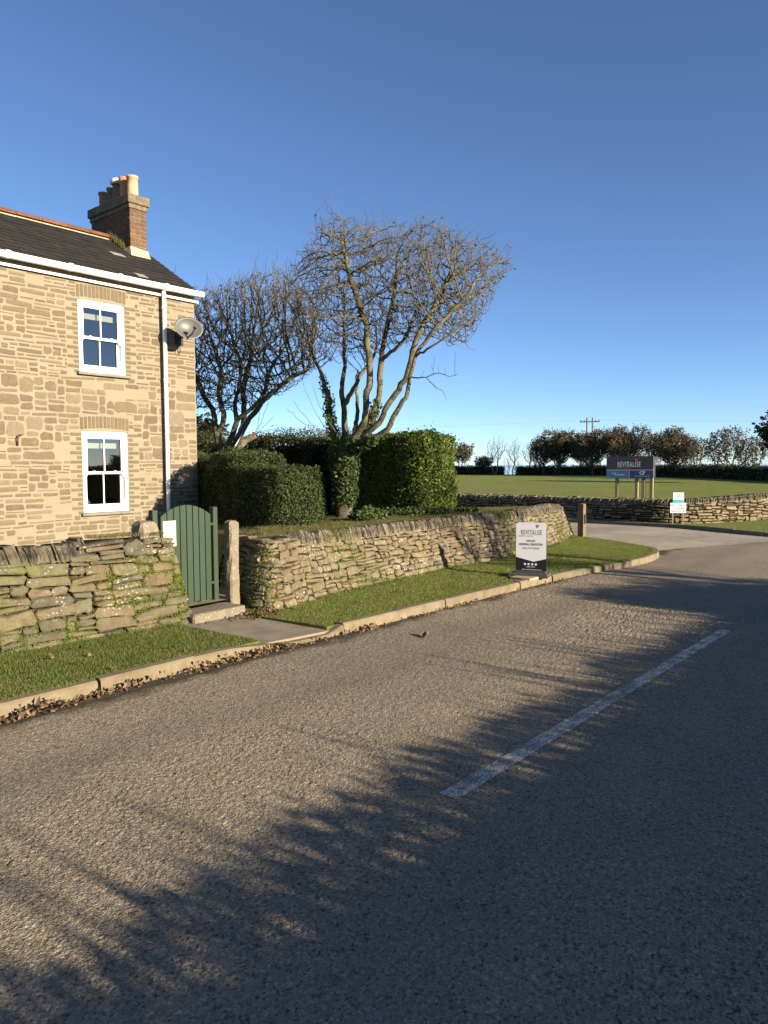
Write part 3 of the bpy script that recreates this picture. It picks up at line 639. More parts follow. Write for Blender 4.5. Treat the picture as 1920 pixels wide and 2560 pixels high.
# ------------------------------------------------------------------ dry stone walls
def dry_wall(name, label, pts, z0, h, batter_, smat, cmat, wr, hr, seed, imp, cope, moss=0, cope_h=.17, gap=.016, relief=(.015, .06), thick=.42, back=False, loc=None, lean=.28, cope_depth=.26, mossmat='moss', tilt=.11):
    rg = random.Random(seed); P = Path(pts, 3); root = empty(name, loc or (*pts[0], z0), label, 'wall')
    hf = h if callable(h) else (lambda s: h)
    hmax = max(hf(s) for s in np.linspace(0, P.L, 40)); hfs = [hf(x) for x in np.linspace(0, P.L, P.m+1)]; bt = [batter_(x) if callable(batter_) else batter_ for x in np.linspace(0, P.L, P.m+1)]; batter = bt[-1]
    def fm(s, t, d):
        ii = P._i(s); p = P.tab[ii]; n = P.ntab[ii]; tt = t; o = d-bt[ii]*t/hmax
        return (p[0]+n[0]*o, p[1]+n[1]*o, z0+tt)
    # earth core
    n = max(8, int(P.L/.15)); V = []
    for i in range(n+1):
        s = P.L*i/n; hh_ = hf(s)
        for t in (0., hh_*.5, hh_-.01): V.append(fm(s, t, -.05))
        V.append(fm(s, hh_-.01, -thick)); V.append(fm(s, 0, -thick-.12 if back else -thick))
    F = [(i*5+a, (i+1)*5+a, (i+1)*5+a+1, i*5+a+1) for i in range(n) for a in range(4)] + [(0,1,2,3,4), tuple(n*5+a for a in range(4, -1, -1))]
    mesh('core', V, F, MAT['earth'], root)
    rects = pack(P.L, hmax, wr, hr, rg, .10); pcs = []
    for r in rects:
        lim = hf((r[0]+r[2])/2)
        if r[3] > lim: r = (r[0], r[1], r[2], lim+rg.uniform(-.012, .012))
        if r[3]-r[1] < .022: continue
        q = stone_piece(r, gap, rg.uniform(*relief), rg, fm, .24, tilt, -.10, .16, .55)
        if q: pcs.append((imp(fm((r[0]+r[2])/2, r[1], 0), (r[2]-r[0])*(r[3]-r[1])), *q))
    if back:
        for r in pack(P.L, hmax, (wr[0]*1.3, wr[1]*1.3), (hr[0]*1.2, hr[1]*1.3), rg, .1):
            q = stone_piece(r, gap, .03, rg, lambda s, t, d: fm(s, t, -thick-.1+batter*t/hmax*2-d), .2, tilt, -.1, .07)
            if q: pcs.append((0, *q))
    lay(pcs, root, smat)
    # coping of slates on edge
    cp = []
    for s0, s1 in cope:
        s = s0; le = lean
        while s < s1:
            w_ = rg.uniform(.022, .055)*(1.5 if rg.random() < .12 else 1); hh = cope_h*rg.uniform(.84, 1.10); le = le*.7+lean*.3*rg.uniform(.2, 1.9)
            dd = cope_depth*rg.uniform(.8, 1.1); o = rg.uniform(-.03, .02); y0 = hf(s)-.03
            def c(ss, t, d, jj=.006): return fm(ss+rg.uniform(-jj, jj), t+rg.uniform(-jj, jj)*1.5, d+rg.uniform(-jj, jj)*1.5)
            tk = rg.uniform(.55, .95)
            v = [c(s, y0, o+.01), c(s+w_, y0, o+.01), c(s+w_+le*hh, y0+hh, o-.03), c(s+le*hh+w_*(1-tk)*.5, y0+hh*rg.uniform(.85, 1.05), o-.03)]
            v += [c(s, y0, o-dd), c(s+w_, y0, o-dd), c(s+w_+le*hh, y0+hh*.9, o-dd), c(s+le*hh, y0+hh*.9, o-dd)]
            mid = [c(s+le*hh*.5+w_*.5, y0+hh*.55, o+rg.uniform(.01, .03))]
            f = [(0,1,8),(1,2,8),(2,3,8),(3,0,8),(1,5,6,2),(2,6,7,3),(3,7,4,0),(4,7,6,5)]
            cp.append((imp(fm(min(s, P.L), hmax, 0), w_*hh), v+mid, f)); s += w_*rg.uniform(.78, 1.0)
    if cp: lay(cp, root, cmat, 'coping_stone')
    # moss in the joints
    if moss:
        g = np.random.default_rng(seed+9); R = np.array(rects); keep = []; E_ = np.concatenate([np.stack([R[:, 0], R[:, 1], R[:, 2], R[:, 1]], 1), np.stack([R[:, 0], R[:, 3], R[:, 2], R[:, 3]], 1), np.stack([R[:, 0], R[:, 1], R[:, 0], R[:, 3]], 1)])
        m3 = moss*3; e = E_[g.integers(0, len(E_), m3)]; q = g.random(m3); big = g.random(m3) < .85; S = e[:, 0]+(e[:, 2]-e[:, 0])*q+g.normal(size=m3)*np.where(big, .030, .008); T = e[:, 1]+(e[:, 3]-e[:, 1])*q+g.normal(size=m3)*np.where(big, .022, .006)
        ok = vnoise(np.stack([S*1.1, T*1.8, 0*S+seed], 1), 1.3, seed)+(.42-.75*T/hmax) +g.normal(size=m3)*.12 > (.02 if seed < 30 else .28); ok &= (T > 0) & (T < hmax*.97) & (S > 0) & (S < P.L); keep = list(zip(S[ok], T[ok]))
        if keep:
            Pp = np.array([fm(s, t, g.uniform(-.03, .036)) for s, t in keep]); Nn = np.array([[*P.nrm(s), .5] for s, t in keep])
            Vm, Fm = leaves(Pp, Nn, .015, g, .9, .6, .2); npmesh('moss', Vm, Fm, MAT[mossmat], root, kind='stuff')
    return root, P, fm

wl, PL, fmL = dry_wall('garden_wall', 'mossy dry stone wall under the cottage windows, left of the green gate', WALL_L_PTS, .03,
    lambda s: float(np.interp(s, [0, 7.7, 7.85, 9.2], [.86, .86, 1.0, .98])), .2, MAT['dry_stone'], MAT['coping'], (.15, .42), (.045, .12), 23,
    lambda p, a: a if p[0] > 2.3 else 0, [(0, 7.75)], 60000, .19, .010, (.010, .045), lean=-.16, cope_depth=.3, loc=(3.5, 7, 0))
RS = Path(WALL_R_PTS, 3)
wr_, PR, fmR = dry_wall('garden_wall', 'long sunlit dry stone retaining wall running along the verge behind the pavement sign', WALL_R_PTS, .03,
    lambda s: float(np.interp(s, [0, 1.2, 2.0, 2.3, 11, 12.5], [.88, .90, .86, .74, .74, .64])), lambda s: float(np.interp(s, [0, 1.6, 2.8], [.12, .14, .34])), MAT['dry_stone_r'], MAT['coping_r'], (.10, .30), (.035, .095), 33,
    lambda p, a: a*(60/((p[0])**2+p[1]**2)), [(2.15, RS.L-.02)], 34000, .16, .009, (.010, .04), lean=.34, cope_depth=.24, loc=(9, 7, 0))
FAR_PTS = [(22.9,26),(22.4,17),(22.0,11),(21.75,8.2),(21.75,7.35),(22.15,6.75),(23,6.3),(24.7,5.55),(28,4.2),(33,2.2),(38,0)]
wf, PF, fmF = dry_wall('boundary_wall', 'low stone boundary wall with jagged coping round the far side of the entrance', FAR_PTS, .04,
    lambda s: float(np.interp(s, [0, 18, 22, 30], [.58, .58, .70, .74])), .07, MAT['far_stone'], MAT['coping_r'], (.12, .38), (.04, .11), 45,
    lambda p, a: (a*(400/(p[0]**2+p[1]**2)) if p[1] < 17 and p[1] > .2*p[0] else 0), [(0, 33)], 0, .16, .03, (.01, .075), thick=.34, back=True, lean=.2, cope_depth=.3, loc=(22, 8, 0), tilt=.05)

# raised bank behind the long wall
def bank():
    RZ = lambda x: float(np.interp(x, [5.8, 6.6, 9, 12, 14, 15.5, 17], [.92, .88, .86, .84, .80, .74, .68]))
    WY = lambda x: float(np.interp(x, [5.9, 6.3, 7, 8, 9.9, 11.7, 12.8, 14.5, 15.7, 16.45], [6.62, 6.66, 6.78, 6.84, 6.98, 6.97, 7.03, 7.32, 7.64, 7.9]))+.40
    xs = np.linspace(6.02, 16.25, 72); cols = [0, .12, .3, .55, .9, 1.4, 2., 2.8, 3.6, 4.3]; V = []; m = len(cols)
    hz = lambda x, y, c: RZ(x)+.04*min(c, .8)-.05*max(c-.8, 0)+.05*mnoise.noise(Vector((x*1.5, y*1.5, 0)))+.02*mnoise.noise(Vector((x*6, y*6, 2)))-(.05 if c == 0 else 0)
    for x in xs:
        kx = float(np.interp(x, [6, 7.0, 7.5], [.17, .2, 1.]))
        for c in cols: y = WY(x)+c*kx; V.append((x, y, hz(x, y, c)))
    F = [(i*m+j, (i+1)*m+j, (i+1)*m+j+1, i*m+j+1) for i in range(len(xs)-1) for j in range(m-1)]; k0 = len(V)
    for i in (0, len(xs)-1):
        for j in range(m): v = V[i*m+j]; V.append((v[0]+(-.1 if i == 0 else .2), v[1], -.02))
    a = (len(xs)-1)*m
    for j in range(m-1): F.append((j, j+1, k0+j+1, k0+j)); F.append((a+j+1, a+j, k0+m+j, k0+m+j+1))
    k1 = len(V)
    for i in range(len(xs)): v = V[i*m+m-1]; V.append((v[0], v[1]+.3, -.02))
    for i in range(len(xs)-1): F.append((i*m+m-1, (i+1)*m+m-1, k1+i+1, k1+i))
    mesh('bank', V, F, MAT['bank_soil'], None, True, kind='structure')
    g = np.random.default_rng(77); pts = []
    for _ in range(30000):
        x = g.uniform(6., 16.2); c = g.random()**1.5*2.4*float(np.interp(x, [6, 7.0, 7.5], [.3, .35, 1.])); y = WY(x)+c
        if mnoise.noise(Vector((x*2, y*2, 9))) < g.uniform(-.6, .35): continue
        pts.append((x, y, hz(x, y, c)-.003))
    Vb, Fb = blades(np.array(pts), .040, .006, g, .9); npmesh('bank_grass', Vb, Fb, MAT['dry_grass'], kind='stuff', label='thin yellowing grass on the bank above the long wall')
    # turf on the cottage wall
    pts = [fmL(q, 1.02 if q > 7.9 else .93, -g.uniform(.04 if q > 7.9 else .28, .36)) for q in g.uniform(4, PL.L-.45, 9000)]
    pts = np.array([(x, y, z-.01+.03*g.random()) for x, y, z in pts])
    Vb, Fb = blades(pts, .035, .006, g, 1.0); npmesh('wall_top_turf', Vb, Fb, MAT['dry_grass'], kind='stuff', label='dry turf along the top of the cottage wall')
bank()

# ------------------------------------------------------------------ cottage
FY = 11.5; HX0, HX1 = .6, 8.32; EAVE, RIDGE_Y, RIDGE_Z = 4.9, 13.5, 6.22
house = empty('cottage', (4.5, 13.5, .1), 'two-storey rubble stone cottage with slate roof and white sash windows', 'cottage')
WX0, WX1 = 6.09, 6.91; WINS = [(3.33, 4.50), (1.04, 2.38)]
def cottage_wall():
    b = MB(); xs = [HX0, WX0, WX1, HX1]; zs = [0, WINS[1][0], WINS[1][1], WINS[0][0], WINS[0][1], EAVE]
    for i in range(3):
        for j in range(5):
            if i == 1 and j in (1, 3): continue
            b.add([(xs[i],FY,zs[j]),(xs[i+1],FY,zs[j]),(xs[i+1],FY,zs[j+1]),(xs[i],FY,zs[j+1])], [(0,1,2,3)])
    for z0, z1 in WINS:
        for q in ([(WX0,z0),(WX1,z0)], [(WX1,z0),(WX1,z1)], [(WX1,z1),(WX0,z1)], [(WX0,z1),(WX0,z0)]):
            (xa, za), (xb, zb) = q; b.add([(xa,FY,za),(xb,FY,zb),(xb,FY+.3,zb),(xa,FY+.3,za)], [(0,1,2,3)])
    for x in (HX0, HX1):
        f = [(0,1,2,3,4)] if x == HX1 else [(4,3,2,1,0)]
        b.add([(x,FY,0),(x,15.5,0),(x,15.5,EAVE),(x,RIDGE_Y,RIDGE_Z-.1),(x,FY,EAVE)], f)
    b.add([(HX0,15.5,0),(HX1,15.5,0),(HX1,15.5,EAVE),(HX0,15.5,EAVE)], [(3,2,1,0)])
    wall = b.build('wall', MAT['mortar'], house)
    rg = random.Random(5); pcs = []; fm = lambda x, z, d: (x, FY-d, z)
    holes = [(WX0-.02, WX1+.02, z0-.05, z1+.27) for z0, z1 in WINS]
    jb = [(xa, xb, z0-.02, z1+.01) for z0, z1 in WINS for xa, xb in ((WX0-.2, WX0), (WX1, WX1+.2))]
    W = HX1-HX0
    # three horizontal belts of different rubble
    rects = []
    for zb0, zb1, wr, hr, bg_ in ((.0, 1.9, (.11,.36), (.05,.115), .08), (1.9, 3.2, (.13,.36), (.065,.17), .14), (3.2, 4.86, (.11,.42), (.04,.10), .08)):
        rects += [(a+HX0, c+zb0, e+HX0, f+zb0) for a, c, e, f in pack(W, zb1-zb0, wr, hr, rg, bg_)]
    for x0, z0, x1, z1 in rects:
        ok = True
        for hx0, hx1, hz0, hz1 in holes+jb:
            if x1 > hx0 and x0 < hx1 and z1 > hz0 and z0 < hz1:
                l, r = hx0-x0, x1-hx1; d, u = hz0-z0, z1-hz1; m = max(l, r, d, u)
                if m < .05: ok = False; break
                if m == l: x1 = hx0
                elif m == r: x0 = hx1
                elif m == d: z1 = hz0
                else: z0 = hz1
        if not ok or x1-x0 < .04 or z1-z0 < .025: continue
        if rg.random() < .06: continue
        q = stone_piece((x0, z0, x1, z1), .03, rg.uniform(.003, .010), rg, fm, .2, .05, -.02, .10)
        if q: pcs.append(((x1-x0)*(z1-z0) if x1 > 4.6 and z1 > .5 else 0, *q))
    lay(pcs, wall, MAT['house_stone'])
    # brick jambs and flat arches of the windows
    for z0, z1 in WINS:
        for side in (-1, 1):
            z = z0-.02; i = 0
            while z < z1-.02:
                h = .062; w_ = .205 if i % 2 else .10
                xa, xb = (WX0-w_, WX0-.004) if side < 0 else (WX1+.004, WX1+w_)
                q = stone_piece((xa, z, xb, z+h), .012, .007, rg, fm, .08, .01, -.02, .03); mesh('brick', *q, MAT['house_brick'], wall); z += h+.013; i += 1
        n = 13
        for i in range(n):
            xa = WX0-.03+(WX1-WX0+.06)*i/n; rise = .035*(1-((i+.5)/n*2-1)**2); q = stone_piece((xa, z1+.015+rise, xa+.88/n, z1+.235+rise*.6), .014, .008, rg, fm, .08, 0, -.02, .03); mesh('arch_brick', *q, MAT['house_brick'], wall)
    for x, z, s_ in ((5.05, 2.2, 1),): # iron hook in the wall
        MB().tube([(x+.07,FY-.05,z+.09),(x+.01,FY-.06,z+.08),(x-.005,FY-.055,z+.04),(x,FY-.05,z-.04),(x+.005,FY-.02,z-.07),(x+.005,FY+.02,z-.07)], .011, 6).build('iron_hook', MAT['rust'], wall)
cottage_wall()
def room_box():
    b = MB(); b.box(5.2, 8.1, 11.85, 15.2, 2.62, 2.72); b.box(5.2, 8.1, 11.85, 15.2, .12, .22); b.build('room_floor', MAT['room_dark'], house)
    b = MB(); b.box(5.1, 5.2, 11.85, 15.2, .1, 4.85); b.box(8.1, 8.2, 11.85, 15.2, .1, 4.85); b.box(5.1, 8.2, 15.2, 15.3, .1, 4.85); b.box(5.1, 8.2, 11.7, 15.3, 4.86, 4.9); b.build('room_wall', MAT['room'], house)
    MB().bevbox(6.35, 7.3, 12.5, 12.8, .3, 1.22, .06).build('sofa_back', MAT['sofa'], house)
room_box()
def window(z0, z1):
    y = FY+.012; fr = .062; rise = .035; n = 10
    arch = [(WX0+.004+(WX1-WX0-.008)*i/n, z1-.012+rise*(1-(2*i/n-1)**2)) for i in range(n+1)]
    # outer frame with cambered head
    b = MB()
    for x0, x1 in ((WX0+.004, WX0+fr), (WX1-fr, WX1-.004)): b.box(x0, x1, y, y+.13, z0+.008, z1-.075)
    b.prism([(WX0+.004, z1-.075), (WX1-.004, z1-.075)]+arch[::-1], 1, y, y+.13)
    b.box(WX0+fr, WX1-fr, y+.02, y+.13, z0+.008, z0+.05); w_ = b.build('window', MAT['upvc'], house)
    zi0, zi1 = z0+.05, z1-.075; zm = (zi0+zi1)/2-.0; xi0, xi1 = WX0+fr, WX1-fr; st = .048
    for nm, za, zb, yy, bot, top in (('upper_sash', zm-.02, zi1, y+.03, .042, .042), ('lower_sash', zi0, zm+.02, y+.075, .085, .042)):
        b = MB(); b.box(xi0, xi0+st, yy, yy+.04, za, zb); b.box(xi1-st, xi1, yy, yy+.04, za, zb); b.box(xi0+st, xi1-st, yy, yy+.04, za, za+bot); b.box(xi0+st, xi1-st, yy, yy+.04, zb-top, zb)
        if nm == 'upper_sash':
            for x0, x1, q in ((xi0, xi0+st, 1), (xi1-st, xi1, -1)): b.prism([(x0, za), (x1, za), (x1 if q < 0 else x0+.02, za-.05), (x0 if q > 0 else x1-.02, za-.05)][:4], 1, yy, yy+.035)
        b.build(nm, MAT['upvc'], w_)
        xm = (xi0+xi1)/2; MB().box(xm-.011, xm+.011, yy+.006, yy+.034, za+bot, zb-top).build('glazing_bar', MAT['upvc'], w_)
        for x0, x1 in ((xi0+st, xm-.011), (xm+.011, xi1-st)):
            mesh('pane', [(x0,yy+.02,za+bot),(x1,yy+.02,za+bot),(x1,yy+.02,zb-top),(x0,yy+.02,zb-top)], [(0,1,2,3)], MAT['glass'], w_)
    for x in (xi0+.16, xi1-.16): MB().bevbox(x-.02, x+.02, y+.02, y+.06, zm+.02, zm+.036, .004).build('sash_lift', MAT['upvc'], w_)
    MB().bevbox(WX0-.05, WX1+.06, FY-.065, FY+.03, z0-.042, z0+.004, .004).build('sill', MAT['sill'], w_)
    b = MB(); b.box(xi0+.03, xi0+.33, y+.16, y+.185, zi1-.2, zi1-.11); b.box(xi0+.345, xi1-.03, y+.16, y+.185, zi1-.2, zi1-.11); b.build('blind', MAT['blind'], w_)
for z0, z1 in WINS: window(z0, z1)
def roof():
    rx0, rx1 = HX0-.1, HX1+.08; ey, ez = 11.34, EAVE; dy, dz = RIDGE_Y-ey, RIDGE_Z-ez; L = math.hypot(dy, dz); uy, uz = dy/L, dz/L; ny, nz = -uz, uy
    b = MB(); by = 2*RIDGE_Y-ey
    b.add([(rx0,ey+.13,ez+.05),(rx1-.03,ey+.13,ez+.05),(rx1-.03,RIDGE_Y,RIDGE_Z-.03),(rx0,RIDGE_Y,RIDGE_Z-.03),(rx0,by,ez-.03),(rx1-.03,by,ez-.03),
           (rx0,ey+.14,ez-.01),(rx1-.03,ey+.14,ez-.01),(rx1-.03,RIDGE_Y,RIDGE_Z-.1),(rx0,RIDGE_Y,RIDGE_Z-.1),(rx0,by,ez-.1),(rx1-.03,by,ez-.1)],
          [(0,1,2,3),(3,2,5,4),(6,9,8,7),(9,10,11,8),(1,7,8,2),(2,8,11,5),(0,3,9,6),(3,4,10,9),(0,6,7,1),(4,5,11,10)])
    rf = b.build('roof', MAT['slate'], house)
    rg = random.Random(8); ex = .175; pcs = []; rows = int(L/ex)+1
    for side in (0, 1):
        for r in range(rows):
            x = rx0+rg.uniform(0, .1)-(.12 if r % 2 else 0); 
            while x < rx1-.02:
                w_ = rg.uniform(.19, .27); x0, x1 = max(x, rx0), min(x+w_-.004, rx1); x += w_
                if x1-x0 < .05: continue
                t0 = r*ex+rg.uniform(-.006, .006)-.015; t1 = min(t0+.31, L-.01)
                if t1-t0 < .06: continue
                a = .02+rg.uniform(0, .006); c = .0; th = .008; v = []
                for t, o in ((t0, a), (t0, a-th), (t1, c), (t1, c-th)):
                    for xx in (x0, x1):
                        y = ey+uy*t+ny*o; v.append((xx, y if side == 0 else 2*RIDGE_Y-y, ez+uz*t+nz*o))
                f = [(0,1,5,4),(2,6,7,3),(0,2,3,1),(0,4,6,2),(1,3,7,5)]
                xm = (x0+x1)/2; vis = side == 0 and xm > 4.75
                pale = vis and ((abs(xm-7.35) < .11 and r == 8) or (abs(xm-7.45) < .11 and r == 2))
                if pale: mesh('slate', v, f, MAT['slate_pale'], rf, label='pale replacement slate')
                else: pcs.append((1+rg.random() if vis else 0, v, f))
    lay(pcs, rf, MAT['slate'], 'slate', 300)
    x = rx0
    while x < 7.82:
        L2 = min(.46, 7.84-x); v = []; m = 9
        for xx in (x, x+L2-.008):
            for q in range(m):
                an = math.pi*(.12+.76*q/(m-1)); v.append((xx, RIDGE_Y-.15*math.cos(an), RIDGE_Z-.075+.15*math.sin(an)+rg.uniform(-.002, .002)))
        n2 = len(v); v += [(a, RIDGE_Y+(b_-RIDGE_Y)*.86, RIDGE_Z-.075+(c-RIDGE_Z+.075)*.86) for a, b_, c in v]
        f = [(q, q+1, m+q+1, m+q) for q in range(m-1)] + [(q, n2+q, n2+q+1, q+1) for q in range(m-1)] + [(m+q, m+q+1, n2+m+q+1, n2+m+q) for q in range(m-1)] + [(0, m, n2+m, n2), (m-1, n2+m-1, n2+2*m-1, 2*m-1)]
        mesh('ridge_tile', v, f, MAT['ridge'], rf); x += L2
    b = MB(); b.prism([(RIDGE_Y-.155, RIDGE_Z-.09), (RIDGE_Y-.12, RIDGE_Z-.045), (RIDGE_Y+.12, RIDGE_Z-.045), (RIDGE_Y+.155, RIDGE_Z-.09)], 0, rx0, 7.84); b.build('ridge_mortar', MAT['flaunch'], rf)
    # eaves joinery
    MB().box(HX0, HX1+.06, 11.44, 11.47, 4.775, 4.815).build('fascia', MAT['upvc'], house)
    g = [(11.30,4.96),(11.302,4.90),(11.325,4.873),(11.36,4.865),(11.395,4.873),(11.418,4.90),(11.42,4.96),(11.412,4.96),(11.40,4.90),(11.36,4.88),(11.32,4.90),(11.308,4.96)]
    MB().prism(g, 0, HX0-.05, HX1+.10).build('gutter', MAT['upvc'], house)
    for x in (4.95, 5.9, 6.75, 7.63): MB().prism([(a-.004*(1 if a < 11.36 else -1), c-.004) for a, c in g[:7]]+[(11.42,4.975),(11.30,4.975)], 0, x-.035, x+.035).build('gutter_bracket', MAT['upvc'], house)
    dp = MB().tube([(7.62,11.40,4.86),(7.62,11.40,4.6),(7.62,11.405,.25)], .036, 12).build('downpipe', MAT['upvc'], house, False)
    for z in (1.5, 3.3, 4.55): MB().lathe((7.62,11.402,z), [(.037,0),(.043,.003),(.043,.04),(.037,.043)], 12).build('pipe_collar', MAT['upvc'], dp)
roof()
def chimney():
    X0, X1, Y0, Y1, Z0, Z1 = 7.86, 8.21, 12.8, 14.2, 5.5, 6.66; rg = random.Random(4)
    ch = MB().box(X0+.008, X1-.008, Y0+.008, Y1-.008, Z0, Z1+.02).build('chimney', MAT['chim_mortar'], house)
    z = Z0+.02; row = 0
    while z < Z1-.03:
        h = .066
        for face in range(4):
            horiz = face in (0, 2); a0, a1 = (X0, X1) if horiz else (Y0, Y1); t = a0-(.11 if (row+face) % 2 else 0)
            while t < a1-.01:
                s0, s1 = max(t, a0)+.004, min(t+.215, a1)-.004; t += .22
                if s1-s0 < .03: continue
                fn = {0: lambda s, zz, d: (s, Y0-d, zz), 2: lambda s, zz, d: (s, Y1+d, zz), 1: lambda s, zz, d: (X0-d, s, zz), 3: lambda s, zz, d: (X1+d, s, zz)}[face]
                d = rg.uniform(.0, .004); v = [fn(a, b, c) for c in (-.02, d) for a, b in ((s0, z), (s1, z), (s1, z+h), (s0, z+h))]
                mesh('brick', v, [(4,5,6,7),(0,1,5,4),(1,2,6,5),(2,3,7,6),(3,0,4,7)], MAT['chim_brick'], ch)
        z += h+.011; row += 1
    MB().bevbox(X0-.025, X1+.025, Y0-.025, Y1+.025, Z1+.0, Z1+.085, .008).build('cap_course', MAT['cap'], ch)
    MB().bevbox(X0-.055, X1+.055, Y0-.055, Y1+.055, Z1+.087, Z1+.255, .012).build('cap_slab', MAT['cap'], ch)
    b = MB(); b.add([(X0-.05,Y0-.13,5.62),(X1+.05,Y0-.13,5.62),(X1+.012,Y0-.012,5.92),(X0-.012,Y0-.012,5.95),(X0-.05,Y0+.3,5.9),(X1+.05,Y0+.3,5.9)], [(0,1,2,3),(0,3,4),(1,5,2)]); b.build('flashing', MAT['flaunch'], ch)
    zt = Z1+.255; XC = (X0+X1)/2
    def pot(y, prof, m, k=18):
        o = MB().lathe((XC, y, zt), prof+[(prof[-1][0]-.018, prof[-1][1]), (prof[-1][0]-.02, prof[-1][1]-.12), (0, prof[-1][1]-.12)], k).build('chimney_pot', MAT[m], ch, True); return o
    pot(12.97, [(.108,0),(.104,.2),(.104,.36),(.115,.365),(.115,.40)], 'pot_tan')
    pot(13.24, [(.105,0),(.095,.1),(.09,.32),(.105,.34),(.11,.44)], 'pot_red')
    pot(13.50, [(.105,0),(.095,.1),(.09,.36)], 'pot_brown'); MB().lathe((XC,13.50,zt), [(.11,.37),(.135,.385),(.13,.45),(.10,.48),(0,.485)], 18).build('cowl', MAT['pot_pale'], ch, True)
    pot(13.76, [(.065,0),(.055,.05),(.055,.31),(.075,.32),(.075,.37)], 'pot_brown', 14)
    pot(14.0, [(.11,0),(.095,.03),(.095,.27),(.11,.29),(.112,.33)], 'pot_brown')
    g = np.random.default_rng(3); n = 260; y = g.uniform(12.9, 13.45, n); p = np.stack([np.full(n, X0-.02)-g.uniform(0, .08, n), y, EAVE+(y-11.34)*.611+.03], 1)
    V, F = blades(p, .15, .008, g, .35); npmesh('dry_weeds', V, F, MAT['dry_grass'], ch, kind='stuff')
chimney()

def dish():
    root = empty('satellite_dish', (7.95, 11.45, 4.1), 'grey satellite dish on the cottage wall beside the downpipe', 'satellite dish')
    n = Vector((-.36, -.90, .24)).normalized(); ax = Vector((0,0,1)).cross(n).normalized(); ay = n.cross(ax); c = Vector((7.84, 11.02, 4.18)); V = []; F = []; k2 = 28; rings = 7
    for side in (0, 1):
        for i in range(rings+1):
            q = i/rings
            for j in range(k2):
                a = 2*math.pi*j/k2; V.append(c+ax*.25*q*math.cos(a)+ay*.198*q*math.sin(a)+n*(.075*q*q-.006*side))
    m = (rings+1)*k2
    for i in range(rings):
        for j in range(k2): a, b, d, e = i*k2+j, i*k2+(j+1) % k2, (i+1)*k2+(j+1) % k2, (i+1)*k2+j; F += [(a, b, d, e), (m+e, m+d, m+b, m+a)]
    for j in range(k2): F.append((rings*k2+j, rings*k2+(j+1) % k2, m+rings*k2+(j+1) % k2, m+rings*k2+j))
    mesh('reflector', V, F, MAT['dish'], root, True)
    foot = c-ay*.18+n*.05-ax*.03; tip = c+n*.27-ay*.06+ax*.06
    MB().tube([foot-n*.05, foot+n*.05, (foot+tip)/2+n*.03-ay*.04, tip], [.014]*4, 6).build('feed_arm', MAT['dark_metal'], root)
    MB().tube([tip-n*.05, tip+n*.03], .03, 10).build('receiver', MAT['dark_metal'], root)
    b = MB().tube([c-n*.01, Vector((7.93,11.32,4.1)), Vector((7.97,11.5,4.08))], .022, 8); b.bevbox(7.9, 8.05, 11.46, 11.5, 3.98, 4.2, .005); b.build('bracket', MAT['dark_metal'], root)
    MB().tube([(7.95,11.47,4.0),(7.9,11.44,3.86),(7.94,11.45,3.78),(7.98,11.46,3.88),(7.98,11.47,3.98)], .006, 5).build('cable_loop', MAT['dark_metal'], root)
dish()

# ------------------------------------------------------------------ gate and gateposts
def rough_block(name, label, cat, x0, x1, y0, y1, z0, z1, mat, seed, top=.04, j=.008):
    """weathered stone post: stacked rings with a rounded head"""
    g = random.Random(seed); b = MB(); n = 12; zs = [z0+(z1-z0-top)*i/n for i in range(n+1)]; cx, cy, hx, hy = (x0+x1)/2, (y0+y1)/2, (x1-x0)/2, (y1-y0)/2; V = []
    prof = [(z, 1.) for z in zs]+[(z1-top*.45, .93), (z1-top*.1, .75), (z1, .4)]; c = .28
    for z, s_ in prof:
        for sx, sy in ((-1+c,-1),(0,-1.02),(1-c,-1),(1,-1+c),(1.02,0),(1,1-c),(1-c,1),(0,1.02),(-1+c,1),(-1,1-c),(-1.02,0),(-1,-1+c)):
            V.append((cx+sx*hx*s_+g.uniform(-j, j), cy+sy*hy*s_+g.uniform(-j, j), z+g.uniform(-j, j)*.6))
    F = [(i*12+q, i*12+(q+1) % 12, (i+1)*12+(q+1) % 12, (i+1)*12+q) for i in range(len(prof)-1) for q in range(12)]+[tuple((len(prof)-1)*12+q for q in range(12))]
    return mesh(name, V, F, mat, None, True, label=label, category=None) if False else mesh(name, V, F, mat, None, False, label=label, cat=cat)
rough_block('gatepost', 'tall pitted granite gatepost right of the green gate', 'gatepost', 5.53, 5.665, 7.02, 7.16, 0, 1.15, MAT['granite'], 3)
rough_block('gatepost', 'squat granite gatepost stub rising above the mossy wall beside the notice', 'gatepost', 4.44, 4.68, 7.17, 7.4, .2, 1.2, MAT['granite'], 6, .1)
b = MB(); g0 = random.Random(2); b.bevbox(4.80, 5.54, 6.76, 7.16, -.02, .165, .02); b.v = [(x+g0.uniform(-.008,.008), y+g0.uniform(-.008,.008), z+g0.uniform(-.008,.008)) for x, y, z in b.v]
b.build('step', MAT['step'], label='worn granite step below the green gate', cat='step')
